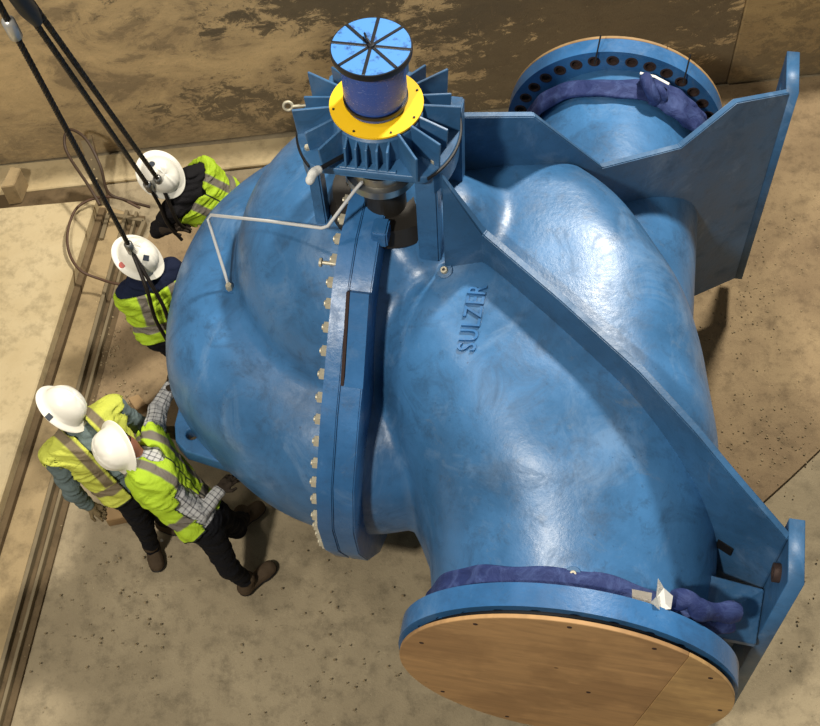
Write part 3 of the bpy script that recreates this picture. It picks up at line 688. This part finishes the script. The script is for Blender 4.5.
wc = wire_sling('right rope of the close pair ending above the topmost hard hat', hq+np.array([.03, .02, 0]), lC, [[P(170, 205, 1.5), P(178, 222, 1.35), P(190, 232, 1.2)]])
bm = tube([hq-(lC-hq)*.01, hq+(lC-hq)*.1, hq+(lC-hq)*.14], [.04, .045, .03], 14)
for v in bm.verts: v.co -= wc.location
link('sleeve', bm_mesh(bm, 60), M['black'], wc, 'black protective sleeve')
cab = spline([P(100, 205, .5), P(88, 185, .55), P(66, 150, .6), P(68, 130, .7), P(85, 138, .7), P(100, 165, .6), P(108, 192, .4), P(125, 200, .3), P(150, 207, .15)], 10)
o = link('air_hose', bm_mesh(tube(cab, .013, 8), 60), plain('brown_hose', (70, 52, 36), .6)); tag(o, 'dark hose curling upright near the wall behind the workers', 'hose')
cab = spline([P(140, 208, .25), P(118, 198, .3), P(96, 198, .3), P(77, 208, .3), P(68, 230, .3), P(69, 252, .28), P(80, 270, .25), P(100, 279, .2), P(118, 284, .2), P(150, 288, .2)], 10)
o = link('air_hose', bm_mesh(tube(cab, .012, 8), 60), plain('brown_hose_b', (84, 58, 38), .6)); tag(o, 'brown hose looped in a wide ring over the slab corner', 'hose')

# perforated steel strut leaning by the wall, short post, steel frame tray
def strut():
    a, b = P(104, 205, .05), P(86, 140, .62); t = thing('slotted_strut', 'perforated steel strut leaning up against the stained wall', 'strut', a)
    d = Vector(b-a); L = d.length; u = d.normalized(); s = Vector((1, .15, 0)).normalized(); s = (s-u*s.dot(u)).normalized(); n_ = u.cross(s)
    bm = bmesh.new()
    M4 = Matrix((s, u, n_)).transposed().to_4x4()
    holes = [circ(0, .08+.09*k, .01, 10) for k in range(int(L/.09)-1)]
    me = flat_curve([[(-.045, 0), (.045, 0), (.045, L), (-.045, L)]]+holes, .008, M4, .001)
    link('web_face', me, M['angle'], t)
    me = flat_curve([[(0, 0), (.09, 0), (.09, L), (0, L)]], .008, Matrix((n_, u, s)).transposed().to_4x4(), .001)
    me.transform(Matrix.Translation(s*.045)); link('side_face', me, M['edge'], t)
strut()
def post():
    a = P(18, 205, SZ-.02); o = link('timber_post', bm_mesh(prism([P(9, 205, .01), P(22, 203, .01), P(29, 186, .01), P(19, 184, .01)], (0, 0, .24), .006)), M['ledge']); tag(o, 'short dusty block bridging the channel behind the slab', 'block')
post()
t = thing('steel_tray_frame', 'low rectangular steel frame lying on the floor by the slab corner', 'frame', P(124, 222, .0))
for a, b in (((108, 213), (144, 220)), ((144, 220), (134, 244)), ((134, 244), (126, 243)), ((108, 213), (101, 238))):
    p, q = P(*a, .08), P(*b, .08); d = q-p; n_ = norm([-d[1], d[0], 0])*.018
    bm = prism([p+n_, q+n_, q-n_, p-n_], (0, 0, -.07), .003, 1)
    for v in bm.verts: v.co -= t.location
    link('rail', bm_mesh(bm), M['angle'], t)
# timber blocks on the floor
def block(pts, zt, zb, label):
    o = link('timber_block', bm_mesh(prism([P(*p, zt) for p in pts], (0, 0, zb-zt), .004)), M['wood']); tag(o, label, 'block')
block([(103, 510), (117, 502), (130, 516), (106, 521)], .10, 0.0, 'offcut timber block on the floor beside the black-trousered worker in teal shirt')
block([(128, 398), (138, 394), (146, 404), (136, 410)], .10, 0.0, 'small timber block on the floor between the slab channel and the pump lug')

# ------------------------------------------------------------------ PEOPLE
def cloth(name, c, var=.12, rough=.85, bump=.5, sc=9):
    q = N(name); f = q.noise(sc, 6, .65, dist=1.2); g = q.noise(sc*9, 3, .6)
    c1 = lin(c); c0 = tuple(v*(1-var*3) for v in c1[:3])+(1,); q.bump(q.math('ADD', f, q.math('MULTIPLY', g, .15)), bump, .03)
    return q.fin(q.mix(f, c0, c1), rough, spec=.2)
def plaid(name):
    q = N(name); co = q.n('ShaderNodeAttribute'); co.attribute_name = 'rest'; s = q.n('ShaderNodeSeparateXYZ'); q.t.links.new(co.outputs['Vector'], s.inputs[0])
    def ln(o, f, w):
        v = q.math('FRACT', q.math('MULTIPLY', o, f)); return q.ramp(v, w, w-.08)
    a = ln(s.outputs[0], 30, .3); b = ln(s.outputs[1], 30, .3); c = ln(s.outputs[0], 15, .14); d = ln(s.outputs[1], 15, .14)
    m1 = q.math('MULTIPLY', q.math('ADD', a, b), .42); col = q.mix(m1, lin((186, 184, 180)), lin((70, 70, 76)))
    col = q.mix(q.math('MULTIPLY', q.math('ADD', c, d), .4), col, lin((40, 40, 46)))
    q.bump(q.noise(9, 6, .6, dist=1.), .5, .03); return q.fin(col, .85, spec=.2)
def vestmat(name, lime, tape):
    """rest attribute: x lateral metres, y height 0..1 from hem to shoulder, z front(+)/back(-)"""
    q = N(name); co = q.n('ShaderNodeAttribute'); co.attribute_name = 'rest'; s = q.n('ShaderNodeSeparateXYZ'); q.t.links.new(co.outputs['Vector'], s.inputs[0])
    def band(v, a, b, e=.006):
        return q.math('MULTIPLY', q.ramp(v, a-e, a+e), q.ramp(v, b+e, b-e))
    ax = q.math('ABSOLUTE', s.outputs[0]); ay = s.outputs[1]
    hor = band(ay, .20, .33, .01); ver = q.math('MULTIPLY', band(ax, .085, .145), q.ramp(ay, .32, .34))
    t_ = q.math('MAXIMUM', hor, ver)
    edge = q.math('MAXIMUM', band(ax, -.01, .006, .003), q.ramp(ay, .03, .02))
    c = q.mix(q.noise(12, 5), lin(tuple(v*.86 for v in lime)), lin(lime)); c = q.mix(t_, c, lin(tape)); c = q.mix(edge, c, lin((30, 34, 30)))
    q.bump(q.noise(7, 6, .6, dist=1.2), .6, .04); return q.fin(c, .7, spec=.3)
M['vest'] = vestmat('lime_vest', (176, 206, 44), (112, 104, 92)); M['vest_y'] = vestmat('faded_lime_vest', (206, 210, 84), (122, 108, 84))
M['skin'] = plain('skin', (150, 96, 72), .5, var=.1); M['skin_d'] = plain('skin_dark', (84, 54, 42), .5, var=.1)
M['trousers'] = cloth('black_trousers', (22, 22, 26), .1); M['teal'] = cloth('grey_teal_shirt', (108, 122, 120), .12)
M['navy'] = cloth('navy_jacket', (24, 32, 56), .12); M['jblack'] = cloth('black_jacket', (24, 22, 24), .1)
M['plaid'] = plaid('plaid_shirt'); M['hat'] = plain('white_hard_hat', (238, 232, 216), .35, var=.03)
M['boot'] = cloth('brown_boot', (92, 76, 58), .15); M['glove'] = cloth('dark_work_glove', (60, 50, 40), .15); M['glove_t'] = cloth('tan_work_glove', (134, 116, 84), .15)
M['hair'] = cloth('dark_hair', (30, 22, 18), .1); M['mask'] = plain('white_mask', (226, 216, 206), .8)
M['eyew'] = plain('eye_white', (230, 226, 220), .3); M['red'] = plain('red_badge', (190, 70, 50), .5); M['badge'] = plain('navy_badge', (36, 44, 56), .5)

def person(label, J, shirt, trousers, vest, glove, skin, boot, look, lean_up, badges=(), mask=False, open_front=False, front=None, hat_tilt=0., vest_top=9.):
    J = {k: np.array(v, float) for k, v in J.items()}
    root_p = (J['anL']+J['anR'])/2; root_p[2] = 0
    t = thing('person', label, 'person', root_p)
    J = {k: v-root_p for k, v in J.items()}
    neck, pel = J['neck'], J['pel']; upv = norm(neck-pel); lat = norm((J['shR']-J['shL'])-upv*((J['shR']-J['shL'])@upv)); fro = np.cross(upv, lat)
    fro = norm(fro)
    if front is not None and fro@np.array(front) < 0: fro = -fro
    chest = pel+(neck-pel)*.72; waist = pel+(neck-pel)*.3
    frm = np.array([lat, fro, upv])
    def torso(X, Y, Z):
        f = ell(X, Y, Z, chest, frm, (.195, .125, .22)); f = smin(f, ell(X, Y, Z, waist, frm, (.16, .115, .2)), .06)
        f = smin(f, ell(X, Y, Z, pel, frm, (.17, .12, .13)), .06)
        f = smin(f, seg(X, Y, Z, J['shL'], J['shR'], .062, .062), .07)
        return f
    def arms(X, Y, Z, g=0.):
        f = 9
        for s in 'LR':
            f = np.minimum(f, smin(seg(X, Y, Z, J['sh'+s], J['el'+s], .068+g, .056+g), seg(X, Y, Z, J['el'+s], J['wr'+s], .055+g, .037+g), .02))
        return f
    def legs(X, Y, Z, g=0.):
        f = 9
        for s in 'LR':
            f = np.minimum(f, smin(seg(X, Y, Z, J['hip'+s], J['kn'+s], .095+g, .066+g), seg(X, Y, Z, J['kn'+s], J['an'+s], .064+g, .048+g), .03))
        return f
    hc = J['head']; fd = norm(look); hu = norm(np.array(lean_up)-fd*(np.array(lean_up)@fd)); hr = np.cross(fd, hu); hf = np.array([hr, fd, hu])
    def hp_(r, f, u): return hc+hr*r+fd*f+hu*u
    def head(X, Y, Z):
        f = ell(X, Y, Z, hp_(0, -.01, .02), hf, (.076, .095, .105)); f = smin(f, ell(X, Y, Z, hp_(0, .03, -.055), hf, (.055, .06, .06)), .03)
        f = smin(f, seg(X, Y, Z, hp_(0, .088, .012), hp_(0, .112, -.018), .010, .015), .012)      # nose
        for s in (-1, 1):
            f = smin(f, ell(X, Y, Z, hp_(s*.078, -.01, -.01), hf, (.012, .022, .033)), .008)        # ears
            f = smax(f, -ell(X, Y, Z, hp_(s*.032, .093, .018), hf, (.018, .014, .011)), .008)       # eye sockets
        f = smin(f, ell(X, Y, Z, hp_(0, .086, -.052), hf, (.024, .010, .007)), .006); f = smax(f, -ell(X, Y, Z, hp_(0, .097, -.051), hf, (.02, .008, .0025)), .003)
        return f
    def bodyf(X, Y, Z):
        f = smin(torso(X, Y, Z)+.02, arms(X, Y, Z, -.014), .03); f = smin(f, legs(X, Y, Z, -.016), .03)
        f = smin(f, seg(X, Y, Z, neck-upv*.03, hc-hu*.05-fd*.01, .055, .052), .03); f = smin(f, head(X, Y, Z), .015)
        for s in 'LR': f = smin(f, seg(X, Y, Z, J['wr'+s], J['wr'+s]*.6+J['ha'+s]*.4, .022, .012), .01)
        return f
    allp = np.array(list(J.values())); lo, hi = allp.min(0)-.2, allp.max(0)+.2
    body = link('body', field_mesh(bodyf, lo, hi, .013), skin, t)
    for s in (-1, 1):
        link('eye', bm_mesh(lathe([(0, .012), (.007, .010), (.012, 0), (.007, -.01), (0, -.012)], hp_(s*.032, .076, .018), fd, 14), 60), M['eyew'], t)
    # shirt
    wr = lambda X, Y, Z: .006*np.sin(38*X+9*np.sin(21*Z))*np.sin(33*Y+14*Z)+.005*np.sin(60*Z+20*X)
    def shirtf(X, Y, Z):
        f = smin(torso(X, Y, Z), arms(X, Y, Z, .004), .04)
        f = smin(f, seg(X, Y, Z, neck-upv*.05, neck+upv*.015, .075, .066), .03)
        h_ = (X-pel[0])*upv[0]+(Y-pel[1])*upv[1]+(Z-pel[2])*upv[2]
        armd = arms(X, Y, Z, .06); return np.maximum(f+wr(X, Y, Z), np.minimum(-.03-h_, 9)*1.+np.where(armd < 0, -9, 0))
    sp = np.array([J[k] for k in ('shL', 'shR', 'elL', 'elR', 'wrL', 'wrR', 'pel', 'neck')]); me = field_mesh(shirtf, sp.min(0)-.22, sp.max(0)+.22, .013, 1)
    v = verts(me)
    # rest coordinates along the arm for sleeves / torso frame for the body
    rest = np.stack([(v-pel)@lat, (v-pel)@upv, (v-pel)@fro], 1)
    for s in 'LR':
        for a, b in (('sh', 'el'), ('el', 'wr')):
            A, B = J[a+s], J[b+s]; d = norm(B-A); L = np.linalg.norm(B-A); q = v-A; tt = q@d; rad = q-np.outer(tt, d); rl = np.linalg.norm(rad, axis=1)
            mk = (rl < .085) & (tt > (.05 if a == 'sh' else 0)) & (tt < L+.03); u = norm(np.cross(d, [.2, .3, 1])); w = np.cross(d, u)
            ang = np.arctan2(rad@u, rad@w); rest[mk, 0] = (ang*.055)[mk]; rest[mk, 1] = tt[mk]
    attr(me, 'rest', rest); link('shirt', me, shirt, t)
    # trousers
    def trf(X, Y, Z):
        f = smin(legs(X, Y, Z, .004), ell(X, Y, Z, pel-upv*.02, frm, (.175, .128, .12)), .05)
        anz = np.minimum(J['anL'][2], J['anR'][2]); return np.maximum(f+wr(X, Y, Z)*.9, anz*0+.07-Z)
    sp = np.array([J[k] for k in ('hipL', 'hipR', 'knL', 'knR', 'anL', 'anR', 'pel')]); link('trousers', field_mesh(trf, sp.min(0)-.2, sp.max(0)+.2, .014, 1), trousers, t)
    # vest
    Lv = (neck-pel)@upv
    def vestf(X, Y, Z):
        x, y, z = X-pel[0], Y-pel[1], Z-pel[2]; h_ = x*upv[0]+y*upv[1]+z*upv[2]; l_ = x*lat[0]+y*lat[1]+z*lat[2]; f_ = x*fro[0]+y*fro[1]+z*fro[2]
        f0 = torso(X, Y, Z)+wr(X, Y, Z); f = np.maximum(f0-.034, -(f0-.004))
        f = np.maximum(np.maximum(f, .0-h_), h_-vest_top*Lv)
        for s in 'LR':
            d = norm(J['el'+s]-J['sh'+s]); f = np.maximum(f, -seg(X, Y, Z, J['sh'+s]+d*.03, J['el'+s]+d*.1, .098, .09))
        f = np.maximum(f, -seg(X, Y, Z, neck-upv*.02+fro*.02, neck+upv*.2, .085, .085))
        if open_front: f = np.maximum(f, -np.maximum(np.abs(l_)-.062, -f_))
        else: f = np.maximum(f, -seg(X, Y, Z, neck+fro*.10-upv*.0, neck+fro*.13-upv*.12, .07, .02))
        return f
    sp = np.array([pel, neck, J['shL'], J['shR']]); me = field_mesh(vestf, sp.min(0)-.24, sp.max(0)+.24, .0095, 0)
    v = verts(me); attr(me, 'rest', np.stack([(v-pel)@lat, (v-pel)@upv/Lv, (v-pel)@fro], 1)); link('safety_vest', me, vest, t)
    # boots
    for s in 'LR':
        an = J['an'+s]; toe = J['to'+s]; d = norm((toe-an)*[1, 1, 0]); lt = np.array([-d[1], d[0], 0]); u = norm(toe-an); zt = toe[2]
        heel = an-d*.035+[0, 0, -an[2]+.05]
        if zt < -5: pass
        tt = np.array([toe[0], toe[1], .045])
        def bf(X, Y, Z):
            f = smin(seg(X, Y, Z, heel, tt-d*.05, .052, .048), seg(X, Y, Z, tt-d*.09, tt-d*.045, .054, .047), .03)
            f = smin(f, seg(X, Y, Z, heel+[0, 0, .02], an+[0, 0, .06], .055, .06), .03); return np.maximum(f, .004-Z)
        b = link('boot', field_mesh(bf, np.minimum(an, tt)-.16, np.maximum(an, tt)+.18, .0105, 1), boot, t)
        def sf(X, Y, Z): return np.maximum(bf(X, Y, Z)-.008, np.maximum(Z-.028, .001-Z))
        link('sole', field_mesh(sf, np.minimum(an, tt)-.16, np.maximum(an, tt)*[1, 1, 0]+[.18, .18, .06], .008, 0), M['black'], b, 'dark rubber sole')
    # gloves with five fingers
    for s in 'LR':
        wv, ha = J['wr'+s], J['ha'+s]; d = norm(ha-wv); n_ = norm(np.cross(d, np.cross([0, 0, -1.], d))+1e-6); l_ = np.cross(d, n_); sg = 1 if s == 'L' else -1
        kn = wv+d*.105
        segs = []
        for i in range(4):
            L1 = (.040, .046, .043, .034)[i]; b = kn+l_*((i-1.5)*.0225)-d*(.008*abs(i-1.3)); fd1 = norm(d+n_*.45+l_*(i-1.5)*.08); p1 = b+fd1*L1; fd2 = norm(d*.6+n_*.9); p2 = p1+fd2*L1*.8
            segs += [(b-d*.02, p1, .0115, .0105), (p1, p2, .0105, .009)]
        tb = wv+d*.035-l_*.03; t1 = tb+norm(d*.7-l_*.75+n_*.3)*.045; t2 = t1+norm(d+n_*.5-l_*.1)*.035; segs += [(tb, t1, .015, .012), (t1, t2, .012, .010)]
        def gf(X, Y, Z):
            f = smin(seg(X, Y, Z, wv+d*.03-l_*.018, kn-l_*.024-d*.012, .021, .018), seg(X, Y, Z, wv+d*.03+l_*.018, kn+l_*.026-d*.012, .021, .017), .02)
            f = smin(f, seg(X, Y, Z, wv-d*.035, wv+d*.03, .045, .032), .015)
            for a, b, r0, r1 in segs: f = smin(f, seg(X, Y, Z, a, b, r0, r1), .004)
            return f
        c = kn; link('glove', field_mesh(gf, c-.17, c+.17, .0062, 1), glove, t)
    # collar hair and mask
    def hairf(X, Y, Z): return np.maximum(np.maximum(ell(X, Y, Z, hp_(0, -.014, .015), hf, (.082, .098, .110)), ((X-hc[0])*fd[0]+(Y-hc[1])*fd[1]+(Z-hc[2])*fd[2])-.02), -.07-((X-hc[0])*hu[0]+(Y-hc[1])*hu[1]+(Z-hc[2])*hu[2]))
    link('hair', field_mesh(lambda X, Y, Z: np.maximum(hairf(X, Y, Z), -ell(X, Y, Z, hp_(0, -.01, .01), hf, (.07, .09, .1))), hc-.16, hc+.16, .009, 0), M['hair'], t)
    if mask:
        def mf(X, Y, Z):
            f = np.maximum(ell(X, Y, Z, hp_(0, .06, -.045), hf, (.06, .062, .055)), .045-((X-hc[0])*fd[0]+(Y-hc[1])*fd[1]+(Z-hc[2])*fd[2])); return f
        link('face_mask', field_mesh(mf, hc-.18, hc+.18, .009, 1), M['mask'], t)
    # hard hat
    hm = Matrix((Vector(hr), Vector(fd), Vector(hu))).transposed(); tl = Matrix.Rotation(hat_tilt, 3, 'X')
    bm = bmesh.new(); n = 64; prof_ = [(.0, .152), (.03, .150), (.06, .140), (.088, .120), (.106, .09), (.117, .055), (.121, .03), (.128, .022), (.142, .016), (.150, .012), (.151, .008), (.145, .006), (.124, .008), (.110, .015), (.105, .03)]
    rings = []
    for (r, h) in prof_:
        ring = []
        for i in range(n):
            a = 2*PI*i/n; x, y = math.cos(a), math.sin(a); rr = r*1.05
            ex = .88 if r < .125 else .92; ey = 1.06 if r < .125 else 1.06+(.10*max(0, y)**2 if r > .14 else 0)
            rd = 0
            if .02 < r <= .12 and h > .04:
                for off in (-.035, 0, .035):
                    rd = max(rd, .006*math.exp(-((rr*x-off)/.009)**2)*(1 if y > -2 else 0))
            ring.append(bm.verts.new((rr*x*ex, rr*y*ey, h+rd-(.006*max(0, y) if r > .13 else 0))))
        rings.append(ring)
    bm.faces.new(rings[0])
    for A, B in zip(rings, rings[1:]):
        for i in range(n): bm.faces.new((A[i], A[(i+1) % n], B[(i+1) % n], B[i]))
    HO = Vector(hp_(0, -.005, .012))
    SC = 1.12
    for v in bm.verts: v.co = HO+hm@(tl@(v.co*SC))
    me = bm_mesh(bm, 50); hat = link('hard_hat', me, M['hat'], t)
    from mathutils.bvhtree import BVHTree
    bv = BVHTree.FromPolygons([v.co.copy() for v in me.vertices], [tuple(p.vertices) for p in me.polygons])
    for (bx, by, kind) in badges:      # stickers sit on the shell where the sight line meets it
        rd_ = Vector(RW@np.array([(bx-CX)/F, -(by-CY)/F, -1.])).normalized()
        c, d, _, _ = bv.ray_cast(Vector(CAM-root_p), rd_)
        if c is None: continue
        if d.dot(rd_) > 0: d = -d
        c = c+d*.001
        if kind == 'sq':
            b = link('badge', bm_mesh(box_bm((0, 0, 0), (.040, .040, .008), None, .001, 1)), M['badge'], hat, 'dark square sticker'); b.matrix_local = Matrix.Translation(c)@frame(d, hu).to_4x4()
            b2 = link('badge_mark', bm_mesh(prism([(-.011, -.011, .004), (.011, -.011, .004), (.011, .0, .004), (0, .011, .004), (-.011, .011, .004)], (0, 0, .0015), 0)), M['hat'], hat, 'white mark'); b2.matrix_local = b.matrix_local
        else:
            b = link('badge', bm_mesh(lathe([(0, .004), (.022, .004), (.022, -.004)], (0, 0, 0), (0, 0, 1), 24)), M['badge'] if kind == 'ring' else M['red'], hat, 'round sticker'); b.matrix_local = Matrix.Translation(c)@frame(d, hu).to_4x4()
            for i_ in range(1):
                b2 = link('badge_mark', bm_mesh(lathe([(0, .001), (.010, .001), (.014, 0.)], (0, 0, .0045), (0, 0, 1), 20)), M['hat'] if kind == 'red' else M['red'], hat); b2.matrix_local = b.matrix_local
    return t, J, root_p

U = np.array([0, 0, 1.])
# worker 4 - plaid shirt, nearest the camera
J4 = dict(head=P(121, 447, 1.54), neck=P(143, 462, 1.40), pel=P(203, 520, .98),
          shL=P(153, 434, 1.38), elL=P(158, 410, 1.33), wrL=P(171, 386, 1.33), haL=P(175, 372, 1.32),
          shR=P(166, 489, 1.32), elR=P(200, 514, 1.12), wrR=P(218, 492, 1.12), haR=P(229, 480, 1.13),
          hipL=P(214, 514, .92), knL=P(236, 528, .50), anL=P(243, 516, .10), toL=P(263, 504, .04),
          hipR=P(210, 532, .92), knR=P(229, 568, .48), anR=P(248, 582, .10), toR=P(274, 564, .04))
person('worker in lime vest and plaid long-sleeved shirt reaching up to the pump casing', J4, M['plaid'], M['trousers'], M['vest'], M['glove'], M['skin'], M['boot'],
       look=(.45, -.8, -.25), lean_up=(-.85, -.1, .55), badges=(), front=(1, .3, 0))
J3 = dict(head=P(60, 411, 1.66), neck=P(82, 432, 1.50), pel=P(130, 484, 1.0),
          shL=P(114, 408, 1.44), elL=P(138, 424, 1.22), wrL=P(160, 430, 1.15), haL=P(172, 432, 1.15),
          shR=P(54, 456, 1.44), elR=P(73, 492, 1.16), wrR=P(88, 505, .98), haR=P(100, 511, .92),
          hipL=P(140, 478, .94), knL=P(158, 508, .52), anL=P(166, 522, .10), toL=P(182, 530, .04),
          hipR=P(126, 494, .94), knR=P(143, 525, .52), anR=P(152, 548, .10), toR=P(158, 570, .04))
person('worker in faded vest and grey-teal shirt with a white mask under the chin', J3, M['teal'], M['trousers'], M['vest_y'], M['glove_t'], M['skin_d'], M['boot'],
       look=(.65, -.35, -.62), lean_up=(-.5, .4, .8), badges=((49, 417, 'sq'),), mask=True, open_front=True, front=(.6, -.6, 0))
J2 = dict(head=P(137, 259, 1.60), neck=P(147, 274, 1.46), pel=P(166, 330, 1.0),
          shL=P(172, 268, 1.40), elL=P(184, 292, 1.25), wrL=P(176, 312, 1.2), haL=P(172, 322, 1.18),
          shR=P(128, 294, 1.38), elR=P(150, 312, 1.15), wrR=P(164, 322, 1.12), haR=P(171, 334, 1.08),
          hipL=P(176, 328, .93), knL=P(190, 345, .5), anL=P(200, 365, .10), toL=P(216, 362, .04),
          hipR=P(165, 338, .93), knR=P(176, 352, .5), anR=P(184, 370, .10), toR=P(200, 372, .04))
person('worker in navy jacket and lime vest holding a rope below a two-badge hard hat', J2, M['navy'], M['trousers'], M['vest'], M['glove_t'], M['skin_d'], M['boot'],
       look=(.75, -.35, -.50), lean_up=(-.3, .15, 1), badges=((146, 258, 'sq'), (122, 265, 'red')), front=(.9, -.5, 0), vest_top=.84)
J1 = dict(head=P(160, 175, 1.64), neck=P(183, 186, 1.46), pel=P(228, 208, 1.06),
          shL=P(204, 172, 1.42), elL=P(206, 210, 1.2), wrL=P(190, 218, 1.2), haL=P(180, 222, 1.22),
          shR=P(172, 210, 1.38), elR=P(158, 230, 1.18), wrR=P(168, 228, 1.24), haR=P(178, 226, 1.26),
          hipL=P(226, 206, .95), knL=P(232, 232, .5), anL=P(232, 252, .10), toL=P(246, 256, .04),
          hipR=P(217, 220, .95), knR=P(220, 244, .5), anR=P(220, 266, .10), toR=P(236, 270, .04))
person('worker in black jacket and lime vest bending at the top with a one-badge hard hat', J1, M['jblack'], M['trousers'], M['vest'], M['glove'], M['skin_d'], M['boot'],
       look=(.6, -.35, -.6), lean_up=(-.55, .15, 1), badges=((152, 164, 'ring'),), front=(.9, -.5, 0), vest_top=.86)

# ------------------------------------------------------------------ light
w = bpy.data.worlds.new('world'); scene.world = w; w.use_nodes = True
bg = w.node_tree.nodes['Background']; bg.inputs[0].default_value = (1, .96, .9, 1); bg.inputs[1].default_value = .17
def lamp(loc, e, size, col=(1, .95, .86), target=(.6, 5, 1)):
    l = bpy.data.lights.new('high_bay_or_fill_lamp', 'AREA'); l.shape = 'DISK'; l.size = size; l.energy = e; l.color = col
    o = bpy.data.objects.new('high_bay_or_fill_lamp', l); COL.objects.link(o); o.location = loc
    o.rotation_euler = (Vector(target)-Vector(loc)).to_track_quat('-Z', 'Y').to_euler(); return o
lamp((4.6, 9.6, 12.5), 2250, 1.1)
lamp((-3.6, -1.6, 11.5), 1050, .7)
lamp((-5.0, 5.0, 12.5), 240, .8)  # fill lamp, added to brighten the wall and the left of the pump
